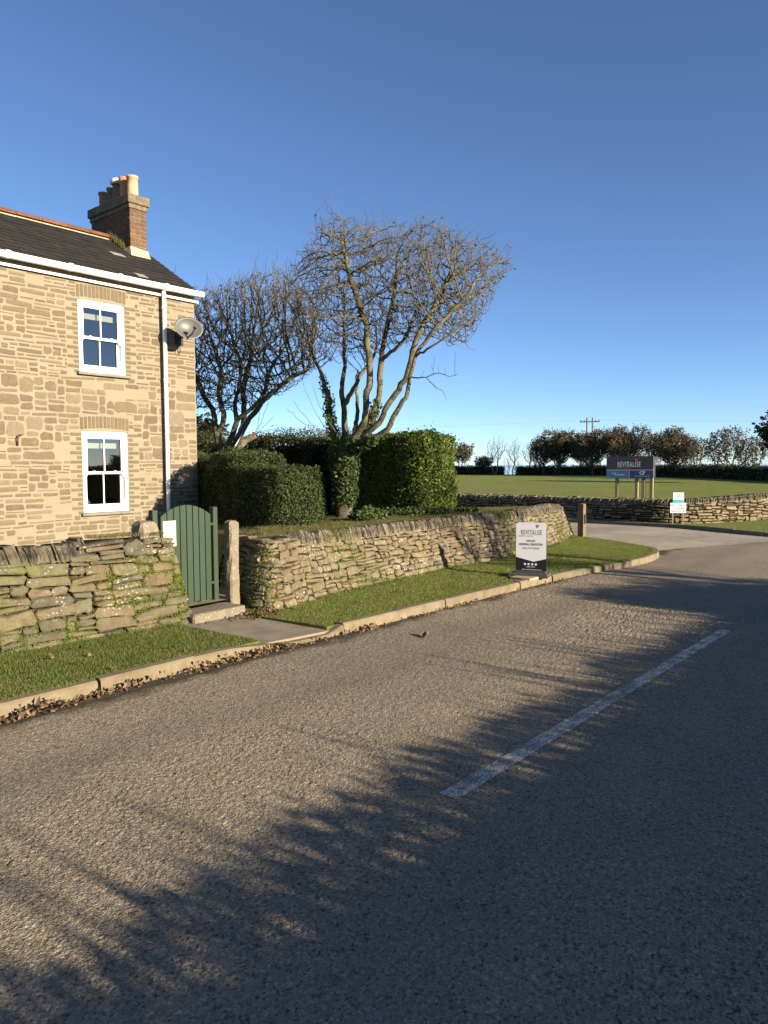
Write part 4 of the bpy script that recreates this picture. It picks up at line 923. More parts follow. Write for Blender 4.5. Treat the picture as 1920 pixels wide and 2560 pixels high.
def gate():
    root = empty('gate', (5.05, 7.2, .2), 'dark green slatted wooden garden gate with arched top', 'gate'); Y = 7.20; n = 8; x0, x1 = 4.70, 5.385
    for i in range(n):
        w_ = (x1-x0)/n; a, c = x0+w_*i+.006, x0+w_*(i+1)-.006; top = lambda x: 1.215+.14*(1-((x-5.04)/.36)**2)
        zb = .215+.035*(i % 2)*.2; k2 = 4; pts = [(a, zb), (c, zb)]+[(c+(a-c)*q/k2, min(1.36, max(1.17, top(c+(a-c)*q/k2)))) for q in range(k2+1)]
        MB().prism(pts, 1, Y, Y+.021).build('slat', MAT['gate'], root)
    for z in (.34, .66, 1.06): MB().bevbox(4.71, 5.38, Y+.023, Y+.06, z, z+.075, .004).build('rail', MAT['gate'], root)
    MB().prism([(4.76,.42),(4.84,.42),(5.32,1.05),(5.24,1.05)], 1, Y+.024, Y+.05).build('brace', MAT['gate'], root)
    for a, c in ((4.60, 4.665), (5.415, 5.48)): MB().bevbox(a, c, Y-.005, Y+.075, .19, 1.315, .004).build('gate_frame_post', MAT['gate'], root)
    for z in (.4, 1.1): MB().bevbox(5.30, 5.43, Y-.008, Y-.001, z, z+.03, .001).build('hinge', MAT['gate'], root)
gate()
MB().bevbox(4.728, 4.895, 7.192, 7.198, .895, 1.185, .001).build('notice', MAT['notice'], label='plain pale yellow notice fixed to the green gate', cat='notice')

# ------------------------------------------------------------------ signs and posts
AX, AZ = (0,-1,0), (0,0,1)
def pavement_sign():
    root = empty('pavement_sign', (10, 5.48, .09), 'white and black pavement sign reading REVITALISE on the grass verge', 'sign')
    root.rotation_euler.z = math.radians(17)
    y0, y1, zb, zt = 5.25, 5.71, .16, .92; r = .055; X = 10.0; c = 6
    def bow(z): return 10.0+.018*(1-((z-.54)/.38)**2)
    up_ = [(y0, .375), (5.44, .325), (y1, .39)]
    out = [(y1, zt-r)]+[(y1-r+r*math.cos(a), zt-r+r*math.sin(a)) for a in [math.pi/2*i/c for i in range(1, c+1)]]+[(y0+r+r*math.cos(a), zt-r+r*math.sin(a)) for a in [math.pi/2+math.pi/2*i/c for i in range(0, c+1)]]
    MB().prism(up_[:1]+up_[1:]+out, 0, X, X+.012).build('panel', MAT['sign_white'], root); pan = [o for o in root.children][-1]
    low = MB().prism([(y0, zb), (y1, zb), (y1, .39), (5.44, .325), (y0, .375)], 0, X, X+.012).build('lower_panel', MAT['sign_black'], root)
    b = MB(); yc = (y0+y1)/2; prof = [(y0-.045, .10), (y1+.07, .10), (y1+.085, .125), (y1+.06, .155), (y0-.035, .155), (y0-.055, .125)]
    b.prism(prof, 0, X-.16, X+.17); b.prism([(y0-.01, .155), (y1+.01, .155), (y1-.005, .185), (y0+.005, .185)], 0, X-.05, X+.06); b.build('foot', MAT['rubber'], root)
    for i in (y0-.005, y1-.005): MB().box(X+.002, X+.014, i-.0, i+.01, .19, .86).build('edge_trim', MAT['dark_metal'], root)
    T = lambda s, sz, z, m, par, sx=1, y=yc, **kw: text(s, sz, (X, y, z), AX, AZ, MAT[m], par, sx, **kw)
    T('REVITALISE', .108, .735, 'txt_grey', pan, .50, yc-.008, space=1.22); T('DENTAL CENTRE', .030, .703, 'txt_rose', pan, .95, yc+.075)
    T('PRIVATE', .045, .625, 'txt_dark', pan, .80, bold=.0006); T('GENERAL DENTISTRY', .047, .573, 'txt_dark', pan, .80, bold=.0008); T('CALL IN TODAY', .043, .515, 'txt_rose', pan, .85, bold=.0006)
    mesh('logo', [(X-.003, 5.405, .895), (X-.003, 5.345, .878), (X-.003, 5.388, .835)], [(0,1,2)], MAT['sign_red'], pan)
    for i, ch in enumerate('ftoi'):
        y = 5.57-.055*i; V = [(X-.002, y+.018*math.cos(2*math.pi*q/18), .285+.018*math.sin(2*math.pi*q/18)) for q in range(18)]; mesh('icon_disc', V, [tuple(range(18))], MAT['sign_white'], low); T(ch, .026, .277, 'sign_black', low, .9, y, lift=.004)
    T('01872 553911', .030, .234, 'sign_white', low, .8); T('www.revitalisedentalcentre.co.uk', .028, .196, 'sign_white', low, .80, yc-.01)
pavement_sign()
b = MB(); b.bevbox(9.62, 9.93, 5.29, 5.62, .085, .125, .006); b.build('paving_slab', MAT['slab'], label='buff paving slab lying on the grass in front of the pavement sign', cat='slab')

def big_sign():
    root = empty('sign_board', (25.6, 10.2, 0), 'large dark REVITALISE sign board on wooden posts in the field', 'sign'); X = 25.6; root.rotation_euler.z = math.radians(7)
    y0, y1, z0, z1, zm = 9.36, 10.98, 1.30, 2.07, 1.585; ym = 10.175
    MB().box(X, X+.03, y0, y1, zm+.01, z1).build('upper_panel', MAT['sign_char'], root); up_ = root.children[-1]
    MB().box(X, X+.03, ym+.01, y1, z0, zm-.01).build('teal_panel', MAT['sign_teal'], root); te = root.children[-1]
    MB().box(X, X+.03, y0, ym-.01, z0, zm-.01).build('navy_panel', MAT['sign_navy'], root); na = root.children[-1]
    b = MB(); b.box(X+.002, X+.028, y0, y1, zm-.01, zm+.01); b.box(X+.002, X+.028, ym-.01, ym+.01, z0, zm-.01); b.build('divider', MAT['sign_white'], root)
    T = lambda s, sz, y, z, m, par, sx=1, **kw: text(s, sz, (X, y, z), AX, AZ, MAT[m], par, sx, **kw)
    T('REVITALISE', .25, 10.19, 1.70, 'sign_white', up_, .56, bold=.003, space=1.18); T('DENTAL CENTRE', .075, 10.38, 1.632, 'sign_red', up_, .95, bold=.001)
    mesh('logo', [(X-.004, 10.02, 1.995), (X-.004, 9.855, 1.97), (X-.004, 9.955, 1.86)], [(0,1,2)], MAT['sign_red'], up_)
    T('dental', .07, 10.72, 1.455, 'sign_white', te, .9); T('Precision', .11, 10.52, 1.395, 'sign_white', te, .9, bold=.001); T('CF', .17, 9.73, 1.425, 'sign_white', na, .95, bold=.006); T('Changing Faces Orthodontics', .055, 9.73, 1.355, 'sign_white', na, .82)
    MB().box(X+.30, X+.33, y0, y1, z0, z1).build('rear_panel', MAT['sign_char'], root); MB().box(X+.031, X+.299, y0+.01, y0+.04, z0+.02, z1-.02).build('side_strip', MAT['sign_char'], root)
    for x, y in ((X+.034, 10.62), (X+.034, 9.93)): MB().bevbox(x, x+.11, y-.055, y+.055, -.05, 1.9, .008).build('post', MAT['timber_new'], root)
    for x, y in ((X+.188, 9.74), (X+.188, 9.46)): MB().bevbox(x, x+.11, y-.055, y+.055, -.05, 1.9, .008).build('post', MAT['timber_new'], root)
big_sign()
def welcome_sign():
    root = empty('welcome_sign', (21.42, 7.08, .08), 'small white WELCOME TO ST AGNES CARAVAN SITE sign on two posts by the low wall', 'sign')
    n = Vector((-.86, -.51, 0)).normalized(); ax = Vector((-n.y*-1, 0, 0)); ax = Vector((0,0,1)).cross(n).normalized(); O = Vector((21.42, 7.08, 0)); ay = Vector((0,0,1))
    def bx(a0, a1, z0, z1, d0, d1, nm, m): return mesh(nm, [O+ax*a+ay*z+n*d for d in (d1, d0) for a, z in ((a0,z0),(a1,z0),(a1,z1),(a0,z1))], [(0,1,2,3),(7,6,5,4),(0,4,5,1),(1,5,6,2),(2,6,7,3),(3,7,4,0)], m, root)
    lo = bx(-.215, .215, .40, .69, 0, .012, 'lower_panel', MAT['sign_white']); hi = bx(-.145, .145, .775, .985, 0, .012, 'upper_panel', MAT['sign_white']); te = bx(-.145, .145, .69, .772, 0, .012, 'teal_band', MAT['sign_cyan'])
    for a in (-.155, .125): bx(a, a+.035, .0, .985, -.04, -.004, 'post', MAT['timber_new'])
    T = lambda s, sz, z, m, par, sx=.95: text(s, sz, O+ay*z+n*.012, ax, ay, MAT[m], par, sx)
    T('WELCOME TO', .075, .60, 'txt_grey', lo); T('ST AGNES', .075, .515, 'txt_grey', lo); T('CARAVAN SITE', .075, .43, 'txt_grey', lo)
    V = [O+ay*(.905+rr*math.sin(a))+ax*rr*math.cos(a)+n*.0135 for rr in (.045, .03) for a in [math.radians(-240+300*q/16) for q in range(17)]]; mesh('logo', V, [(q, q+1, 17+q+1, 17+q) for q in range(16)], MAT['txt_rose'], hi)
    T('caravan club', .035, .81, 'txt_rose', hi, .8) if False else None
welcome_sign()
def bollard():
    root = empty('bollard', (16.35, 7.62, .06), 'square timber bollard with black reflector at the end of the long wall', 'bollard')
    MB().prism([(7.56, .02), (7.70, .02), (7.70, .845), (7.63, .875), (7.56, .86)], 0, 16.29, 16.43).build('post', MAT['timber'], root)
    MB().bevbox(16.32, 16.41, 7.535, 7.557, .40, .62, .006).build('reflector', MAT['dark_metal'], root)
bollard()

# ------------------------------------------------------------------ trees
AXA = np.array([math.sin(YAW), -math.cos(YAW), 0]); AXD = np.array([math.cos(YAW), math.sin(YAW), 0])
def loc3(base, p): return np.array(base)+AXA*p[0]+AXD*(p[2] if len(p) > 2 else 0)+np.array([0, 0, p[1]])
T1 = {'trunk':[(-0.03,-0.04,0),(-0.01,0.33,0),(0.01,0.66,0),(0.03,0.99,0),(0.06,1.19,0)],'A':[(-0.01,1.08,0),(-0.14,1.35,0.1),(-0.24,1.59,0.15),(-0.24,1.84,0.2),(-0.29,2.12,0.25),(-0.37,2.33,0.3),(-0.38,2.47,0.3),(-0.5,2.65,0.3),(-0.58,2.82,0.3)],'B':[(0.06,1.19,0),(-0.0,1.4,0.25),(-0.02,1.68,0.35),(-0.01,1.93,0.4),(-0.08,2.11,0.5),(-0.05,2.4,0.6),(-0.02,2.67,0.7),(-0.05,3.04,0.8),(-0.04,3.32,0.9)],'B2':[(-0.01,1.93,0.4),(0.09,2.11,0.35),(0.19,2.31,0.3),(0.26,2.44,0.3),(0.39,2.58,0.4),(0.51,2.8,0.5),(0.53,3.06,0.6)],'C':[(0.13,1.29,0),(0.17,1.58,0.3),(0.21,1.86,0.5),(0.18,2.05,0.6),(0.17,2.3,0.7),(0.19,2.57,0.9)],'Dd':[(0.09,1.26,0),(0.23,1.45,-0.1),(0.34,1.65,-0.2),(0.35,1.84,-0.25),(0.37,2.05,-0.3),(0.43,2.22,-0.3),(0.43,2.45,-0.3),(0.39,2.77,-0.35),(0.38,2.99,-0.4),(0.36,3.18,-0.4),(0.22,3.55,-.4),(.1,3.95,-.45),(.0,4.4,-.4)],'E':[(0.2,1.33,0),(0.38,1.51,0.1),(0.46,1.75,0.15),(0.56,2.01,0.2),(0.58,2.24,0.2),(0.6,2.61,0.25),(0.64,2.87,0.3),(0.67,3.11,0.3),(.78,3.5,.3),(.85,3.9,.35)],'F':[(0.23,1.36,0),(0.47,1.51,-0.2),(0.61,1.63,-0.25),(0.66,1.83,-0.3),(0.8,2.01,-0.3),(0.92,2.18,-0.35),(1.03,2.35,-0.4),(1.07,2.55,-0.4),(1.15,2.9,-.4),(1.4,3.3,-.3),(1.6,3.75,-.2)],'E2':[(0.62,2.66,0.25),(0.7,2.72,0.1),(0.85,2.8,0),(0.97,2.92,-0.1),(1.06,3.08,-0.2),(1.2,3.45,-.1)],'G':[(0.13,1.19,0),(0.27,1.23,-0.3),(0.47,1.32,-0.5),(0.69,1.46,-0.6),(0.77,1.61,-0.7),(0.84,1.77,-0.7),(0.96,1.92,-0.75),(1.02,2.09,-0.75),(1.06,2.34,-0.75),(1.13,2.6,-0.8),(1.23,2.71,-0.8),(1.32,2.85,-0.9),(1.6,3.15,-.9),(1.95,3.5,-.9)],'G2':[(1.06,2.28,-0.75),(1.16,2.21,-0.9),(1.29,2.25,-1.0),(1.38,2.11,-1.0),(1.52,2.02,-1.0)],'G3':[(1.13,2.58,-0.8),(1.29,2.63,-1.0),(1.46,2.74,-1.1),(1.61,2.81,-1.1),(2.0,3.1,-1.0)],'G4':[(1.29,2.25,-1.0),(1.46,2.29,-1.05),(1.61,2.22,-1.1)]}
E1 = [(-0.83,3.1),(-0.96,3.82),(-0.69,4.28),(-0.49,4.5),(-0.45,4.72),(-0.06,4.86),(0.6,4.7),(1.32,4.78),(1.78,4.6),(2.24,4.45),(2.54,4.23),(2.73,4.1),(2.5,3.74),(2.23,3.28),(2.03,2.83),(1.71,2.85),(1.45,2.95),(0.98,2.85),(0.52,2.75),(-0.01,2.65),(-0.47,2.55),(-.7,2.7)]
T2 = {'trunk':[(-0.29,-.1,0),(-.28,.5,0),(-0.26,1.08,0),(-0.2,1.6,0)],'a':[(-0.2,1.5,0),(-0.17,1.71,-0.1),(-0.21,1.95,-0.2),(-0.23,2.17,-0.2),(-0.29,2.33,-0.2),(-0.31,2.59,-0.1),(-0.42,2.77,0),(-0.56,2.9,0.1),(-.8,3.5,.2)],'a2':[(-0.21,2.17,-0.2),(-0.07,2.3,-0.3),(-0.05,2.54,-0.3),(-0.1,2.72,-0.3),(-0.14,2.97,-0.3),(-.1,3.5,-.3)],'a3':[(-0.29,2.17,-0.2),(-0.42,2.24,-0.2),(-0.54,2.38,-0.2),(-0.71,2.42,-0.2),(-1.1,2.8,-.2)],'b':[(-0.2,1.5,0),(-0.06,1.7,0),(-0.01,1.96,0.1),(0.1,2.24,0.15),(0.13,2.44,0.2),(0.07,2.69,0.3),(0.08,2.92,0.35),(0.17,3.19,0.4),(.2,3.8,.4)],'b2':[(0.13,2.44,0.2),(0.41,2.62,0.1),(0.63,2.82,0.1),(0.78,3.03,0.1),(.9,3.5,.1)],'c':[(-0.2,1.45,0),(0.05,1.68,0),(0.26,2.04,-0.2),(0.44,2.34,-0.3),(0.68,2.6,-0.4),(0.87,2.84,-0.5),(1.16,3.07,-0.5),(1.48,3.32,-0.5),(1.83,3.49,-0.4)],'d':[(-0.2,1.45,0),(0.11,1.64,0),(0.18,1.87,0.3),(0.27,1.99,0.4),(0.42,2.07,0.45)],'e':[(0.26,2.04,-0.2),(0.27,2.33,0.2),(0.26,2.7,0.4),(0.22,3.01,0.5),(0.24,3.33,0.6),(.4,3.9,.6)]}
E2 = [(-1.57,5.05),(-1.21,5.25),(-0.49,5.25),(0.23,5.42),(0.59,5.52),(1.13,5.65),(1.62,5.4),(1.96,4.95),(2.08,4.3),(1.95,3.5),(1.5,3.15),(1.03,2.9),(0.58,2.75),(0.13,2.62),(-0.5,2.6),(-1.04,2.6),(-1.58,3.2)]
def envelope_points(poly, n, thick, dmax, seed, base, shell=.5):
    g = np.random.default_rng(seed); a = np.array(poly); lo, hi = a.min(0), a.max(0); q = g.uniform(lo, hi, (n*6, 2)); q = q[in_poly(q[:, 0], q[:, 1], poly)]; d = poly_dist(q[:, 0], q[:, 1], poly)
    hd = np.sqrt(np.clip(d/dmax, .02, 1))*thick; k2 = g.uniform(-1, 1, len(q)); k2 = np.sign(k2)*abs(k2)**(1-shell*.5); q = q[:n]
    return np.array(base)+np.outer(q[:, 0], AXA)+np.outer(k2[:n]*hd[:n], AXD)+np.outer(q[:, 1], [0, 0, 1.])
LIMB_R = {'trunk': (.15,.14), 'A': (.07,.022), 'B': (.065,.02), 'B2': (.045,.015), 'C': (.045,.018), 'Dd': (.062,.016), 'E': (.06,.018), 'F': (.055,.008), 'E2': (.035,.012), 'G': (.058,.006), 'G2': (.012,.004), 'G3': (.02,.005), 'G4': (.008,.004)}
def tree_one():
    base = (10.12, 9.44, .75); K = 1.14; root = empty('tree', base, 'tall ivy-trunked bare tree with spreading windswept crown behind the long wall', 'tree'); t = Tree(4)
    for k2, pts in T1.items(): t.limb([loc3(base, [c*K for c in p]) for p in pts], LIMB_R[k2][0]*K, LIMB_R[k2][1]*K)
    t.colonize(envelope_points([(a*K, c*K) for a, c in E1], 7000, 1.45, 1.1, 6, base), .07, .10, .95, 170, (AXA*.10+np.array([0, 0, .10])).tolist(), .16)
    t.twigs(.75, .21, .45, 3, .011); t.twigs(.035, .38, 1.3, 4, .009)
    for x0, z0, x1, z1, d in ((-.2,1.3,-.85,2.0,.1),(-.2,1.35,-.75,2.45,.2),(-.1,1.4,-.5,2.2,.0),(-.15,1.3,-.95,1.85,.0)):
        st = t.limb([loc3(base, [c*K for c in p]) for p in ((x0,z0,d),((x0+x1)/2-.08,(z0+z1)/2,d),(x1,z1,d))], .008, .003, None, .07)
    trunk = t.build('trunk', MAT['bark'], root, .0041, 2.7, 3, .06, MAT['twig'])
    g = np.random.default_rng(9); r = t.r; P = np.array(t.P); tip = np.where((r < .008) & (P[:, 2] > 3.8))[0]; w_ = np.clip(((P[tip]-np.array(base))@AXA+.6)/3.2, .05, 1); sel = tip[g.random(len(tip)) < w_*.08]
    q = P[sel]; V, F = leaves(q, np.tile([0, 0, 1.], (len(q), 1)), .055, g, .75, .9, .35, .3); npmesh('leaves', V, F, MAT['tree_leaf'], root, kind='stuff')
    # ivy on trunk and lower limbs
    Q = (P-np.array(base))/K; qa = Q@AXA; qd = Q@AXD; qz = Q[:, 2]
    idx = [i for i in range(len(P)) if r[i] > .03 and qz[i] > .22 and ((qz[i] < 1.35 and r[i] > .05) or (1.2 < qz[i] < 2.45 and abs(qa[i]+.28) < .16) or (1.3 < qz[i] < 1.95 and .33 < qa[i] < .56 and qd[i] > 0))]
    pts = []; nn = []
    for i in idx:
        m = int(70+r[i]*900) if qz[i] < 1.35 else int(np.interp(qz[i], [1.35, 2.4], [75, 18])); a = g.uniform(0, 2*math.pi, m); rr = r[i]+.01+g.uniform(0, .06 if qz[i] < 1.35 else .035, m); z = g.uniform(-.06, .06, m); c = g.normal(size=(m, 3))*.012
        o = np.stack([np.cos(a), np.sin(a), np.zeros(m)], 1); pts.append(P[i]+o*rr[:, None]+np.stack([0*z, 0*z, z], 1)+c); nn.append(o+np.array([0, 0, .25]))
    V, F = leaves(np.concatenate(pts), np.concatenate(nn), .055, g, .85, .5, .2, .1); npmesh('ivy', V, F, MAT['ivy'], root, kind='stuff')
tree_one()
def tree_two():
    base = (10.5, 13.3, .4); root = empty('tree', base, 'broad many-stemmed bare tree rising behind the cottage corner', 'tree'); t = Tree(14)
    R = {'trunk': (.2,.17), 'a': (.085,.02), 'a2': (.05,.015), 'a3': (.035,.012), 'b': (.085,.02), 'b2': (.045,.015), 'c': (.085,.02), 'd': (.095,.08), 'e': (.05,.015)}
    for k2, pts in T2.items(): t.limb([loc3(base, p) for p in pts], *R[k2])
    t.colonize(envelope_points(E2, 7500, 1.7, 1.2, 16, base), .078, .108, .95, 170, (AXA*.05+np.array([0, 0, .12])).tolist(), .16)
    t.twigs(.8, .22, .6, 3, .011); t.twigs(.035, .42, 1.3, 4, .009)
    for x1, z1, d in ((.95,2.55,.5),(.8,2.85,.5),(1.05,2.25,.45),(.65,2.95,.4),(1.0,2.05,.5)): t.limb([loc3(base, p) for p in ((.40,2.05,.45),(.45+x1*.15,2.2,.45),(x1,z1,d))], .008, .003, None, .07)
    t.build('trunk', MAT['bark'], root, .0048, 2.7, 3, .06, MAT['twig'])
    g = np.random.default_rng(19); r = t.r; P = np.array(t.P); tip = np.where((r < .008) & (P[:, 2] > 3))[0]; sel = tip[g.random(len(tip)) < .05]
    V, F = leaves(P[sel], np.tile([0, 0, 1.], (len(sel), 1)), .06, g, .75, .9, .35, .3); npmesh('leaves', V, F, MAT['tree_leaf'], root, kind='stuff')
    p = loc3(base, (.44, 2.09, .47)); d = loc3(base, (.50, 2.11, .48)); MB().tube([p, d], [.085, .082], 12).build('sawn_end', MAT['cut_wood'], root)
tree_two()
a = loc3((10.5,13.3,.4), (-.02,1.5,-.35)); c = loc3((10.5,13.3,.4), (.36,2.1,-.35)); MB().tube([a-(c-a)*1.2, c], .014, 6).build('white_pole', MAT['upvc'], label='thin white pole leaning against the many-stemmed tree', cat='pole')

# ------------------------------------------------------------------ hedges
def hedge(name, label, path, zb, zt, half, mat, size, dens, seed, rag=.04, spread=.62, core=True, cat='hedge', topjag=.0, grp=None, zfun=None, aspect=.5, stems=True):
    """path: centre line points; a clipped hedge with rounded shoulders"""
    g = np.random.default_rng(seed); P = Path(path, 1); root = empty(name, (*path[0], zb), label, cat, grp)
    per = 2*(zt-zb)+2*half; area = P.L*per+2*(2*half*(zt-zb)); n = int(area*dens); share_end = 2*(2*half*(zt-zb))/area
    u = g.random(n); isend = u < share_end; a = g.random(n); b_ = g.random(n); c_ = g.random(n); hz = zt-zb
    sgn = np.where(c_ < .5, 1., -1.); S = np.where(isend, np.where(c_ < .5, 0., P.L), a*P.L); top = (~isend) & (b_*per > 2*hz); side = (~isend) & ~top
    h01 = np.where(top, 1., g.random(n)); O = np.where(isend | top, (a if False else g.uniform(-1, 1, n)), sgn)
    rnd = np.where(top, 0., 2.9*np.clip(h01-.8, 0, None)**2); O = np.where(side, O*(1-rnd*.9), O)
    Z = zb+hz*h01-np.where(top, .10*abs(O)**3, 0); en = np.minimum(S, P.L-S); O = np.where(~isend & (en < .12), O*(1-.12*(1-en/.12)), O)
    p0 = P.atv(S); nq = P.nrmv(S); dq = np.stack([-nq[:, 1], nq[:, 0]], 1)*np.where(c_ < .5, -1., 1.)[:, None]
    sag = np.where(isend, .10*O**4+.5*np.clip(h01-.7, 0, None)**2, 0)
    XY = p0+nq*(O*half)[:, None]-dq*sag[:, None]; pts = np.concatenate([XY, Z[:, None]], 1)
    nn = np.zeros((n, 3)); nn[:, :2] = np.where(isend[:, None], dq, nq*sgn[:, None]); nn[:, 2] = .12+rnd; nn[top] = (0, 0, 1.); nn /= np.linalg.norm(nn, axis=1)[:, None]
    q = vnoise(pts, .9, seed)*rag*1.3+vnoise(pts, 3., seed+1)*rag+g.uniform(-.09, .02, n)+np.where(top, topjag*np.clip(g.random(n)-.5, 0, None)*(1+vnoise(pts, 1.2, seed+2)), 0)
    q = q+np.where(g.random(n) < .03, g.uniform(0, .11, n)*np.clip(vnoise(pts, 1.5, seed+3)+.5, 0, 1.5), 0)
    pts = pts+nn*q[:, None]
    V, F = leaves(pts, nn, size, g, aspect, spread, .22, .1); npmesh('foliage', V, F, MAT[mat], root, kind='stuff')
    b = MB(); m = max(3, int(P.L/.4)); h2 = half-.13
    if core:
        V = []
        for i in range(m+1):
            s = .12+(P.L-.24)*i/m; p = P.at(s); q = P.nrm(s); zt_ = zt-.14
            for o, z in ((-h2, zb-.1), (-h2, zt_-.08), (-h2*.7, zt_), (h2*.7, zt_), (h2, zt_-.08), (h2, zb-.1)): V.append((p[0]+q[0]*o, p[1]+q[1]*o, z))
        F = [(i*6+a, i*6+a+1, (i+1)*6+a+1, (i+1)*6+a) for i in range(m) for a in range(5)]+[(0,1,2,3,4,5), tuple(m*6+a for a in range(5, -1, -1))]
        mesh('dark_core', V, F, MAT['hedge_core'], root)  # solid dark box added behind the leaves to block light and view
    return root
hedge('hedge', 'large square-clipped laurel hedge with sunlit end behind the long wall', [(12.05,8.66),(12.05,11.2)], .84, 2.36, .6, 'laurel', .06, 3200, 1, .07, .5)
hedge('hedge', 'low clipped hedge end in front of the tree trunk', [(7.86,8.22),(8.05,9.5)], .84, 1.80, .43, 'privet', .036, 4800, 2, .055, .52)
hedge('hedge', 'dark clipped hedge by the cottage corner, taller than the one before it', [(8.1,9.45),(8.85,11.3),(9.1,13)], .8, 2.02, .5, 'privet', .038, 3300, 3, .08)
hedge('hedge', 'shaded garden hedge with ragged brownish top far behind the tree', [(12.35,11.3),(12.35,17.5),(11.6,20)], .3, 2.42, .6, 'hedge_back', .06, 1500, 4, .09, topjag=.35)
hedge('hedge', 'long garden hedge behind the many-stemmed tree', [(12,20.3),(6,21.5)], .1, 2.5, .6, 'hedge_back', .07, 900, 6, .09, topjag=.35)

# ground ivy and low plants under the tree
def undergrowth():
    g = np.random.default_rng(31); pts = []; nn = []
    for cx, cy, r, n, h in ((9.55,8.35,.38,900,.22),(10.3,8.5,.45,900,.14),(10.9,8.45,.4,700,.12),(11.5,8.25,.35,500,.10),(9.15,8.05,.2,300,.2),(12.2,8.1,.3,300,.06)):
        a = g.uniform(0, 2*math.pi, n); q = np.sqrt(g.random(n))*r; z = .90+h*g.random(n)*(1-q/r*.6); pts.append(np.stack([cx+q*np.cos(a), cy+q*np.sin(a)*.8, z], 1)); nn.append(np.tile([-.1, -.3, 1.], (n, 1)))
    V, F = leaves(np.concatenate(pts), np.concatenate(nn), .055, g, .8, .6, .2, .1); npmesh('ground_ivy', V, F, MAT['ivy'], kind='stuff', label='ground ivy and weeds at the foot of the ivy-trunked tree')
undergrowth()

# ------------------------------------------------------------------ far field: hedgerow, trees, poles
FAR_LINE = [(127,100),(122.5,83),(122,73)], [(121.4,69.4),(121.3,61),(110.4,39.2),(90.3,21.1),(70,5),(60,-6)]
for i, (ln, lab) in enumerate(zip(FAR_LINE, ('dark field hedge left of the gap on the horizon', 'long dark field hedge under the row of windswept trees'))):
    hedge('field_hedge', lab, ln, -.3, 1.35, .8, 'hedge_back', .3, 55, 50+i, .15, topjag=.3, cat='hedge')
def proto_tree(seed, H, W, trunk_h, lean, n_attr, leafn, mat, name, leaf='far_leaf', stems=1, low=.5, leafs=.26, r0=.012, flat_top=.0, upw=.12):
    """returns (wood mesh, leaf mesh or None) around the origin"""
    t = Tree(seed); g = np.random.default_rng(seed+1); base = np.zeros(3)
    for s in range(stems):
        a = g.uniform(0, 6.28); off = np.array([math.cos(a), math.sin(a), 0])*(.0 if stems == 1 else W*.10)
        t.limb([base+off*.3, base+off+np.array([lean*.25, 0, trunk_h*.5])+g.normal(size=3)*.1, base+off*2.2+np.array([lean*.6, 0, trunk_h])+g.normal(size=3)*.15], .05*H/2.2*.5, .03*H/2.2*.5, None if s == 0 else 0, .3)
    q = g.normal(size=(n_attr*3, 3)); q /= np.linalg.norm(q, axis=1)[:, None]; q *= (g.random(len(q))**.42)[:, None]
    cz = (H+trunk_h*low*2)/2; q = q*np.array([W/2, W/2*.9, (H-trunk_h*low*2)/2]); q[:, 0] += q[:, 2]*lean*.35+lean; q[:, 2] += cz; q = q[q[:, 2] > trunk_h*.7][:n_attr]
    t.colonize(q, .22, .34, 3.5, 90, (lean*.05, 0, upw), .16); t.twigs(.5, .7, .4, 2, .02)
    o = t.build('trunk', MAT[mat], None, r0, 2.2, 3); me = o.data; bpy.data.objects.remove(o); lm = None
    if leafn:
        P = np.array(t.P); idx = np.where((t.r < .05) & (P[:, 2] > trunk_h*.9))[0]; s = idx[g.integers(0, len(idx), leafn)]; p = P[s]+g.normal(size=(leafn, 3))*.16
        V, F = leaves(p, np.tile([0, 0, 1.], (leafn, 1)), leafs, g, .8, .9, .3); o = npmesh('crown', V, F, MAT[leaf]); lm = o.data; bpy.data.objects.remove(o)
    return me, lm
PROT = {
 'bare': proto_tree(101, 7.2, 4.2, 2.2, .2, 420, 0, 'bark_pale', 'bare', stems=2, r0=.011),
 'bare2': proto_tree(102, 6.6, 3.2, 2.0, .1, 340, 0, 'bark_far', 'bare', r0=.011),
 'vase': proto_tree(103, 3.4, 2.0, .8, .0, 200, 0, 'bark_far', 'vase', stems=3, r0=.012),
 'brown': proto_tree(104, 8.0, 6.0, 2.2, .6, 420, 3600, 'bark_far', 'brown', stems=2, leafs=.27),
 'brown2': proto_tree(105, 7.4, 5.2, 2.4, .9, 380, 2900, 'bark_far', 'brown', stems=2, leafs=.27),
 'sparse': proto_tree(106, 6.8, 5.2, 1.9, 1.0, 480, 1500, 'bark_far', 'sparse', stems=2),
 'thorn': proto_tree(107, 3.6, 4.0, 1.2, .6, 260, 1600, 'bark_far', 'thorn'),
 'gold': proto_tree(108, 5.0, 3.2, .9, .0, 420, 500, 'golden_twig', 'gold', stems=4, upw=.35, leafs=.16),
 'pine': proto_tree(109, 8.5, 4.6, 2.6, -.3, 300, 5200, 'bark_far', 'pine', leaf='pine', leafs=.34),
}
def plant(kind, x, y, z, H, W, rot, label, name='tree', group=None):
    me, lm = PROT[kind]; b = {'bare': (7.2,4.2), 'bare2': (6.6,3.2), 'vase': (3.4,2.), 'brown': (8.,6.), 'brown2': (7.4,5.2), 'sparse': (6.8,5.2), 'thorn': (3.6,4.), 'gold': (5.,3.2), 'pine': (8.5,4.6)}[kind]
    root = empty(name, (x, y, z), label, 'tree', group); root.rotation_euler.z = rot; root.scale = (W/b[1], W/b[1], H/b[0])
    link(bpy.data.objects.new('trunk', me), root)
    if lm: link(bpy.data.objects.new('crown', lm), root, kind='stuff')
W0 = math.radians(-50)
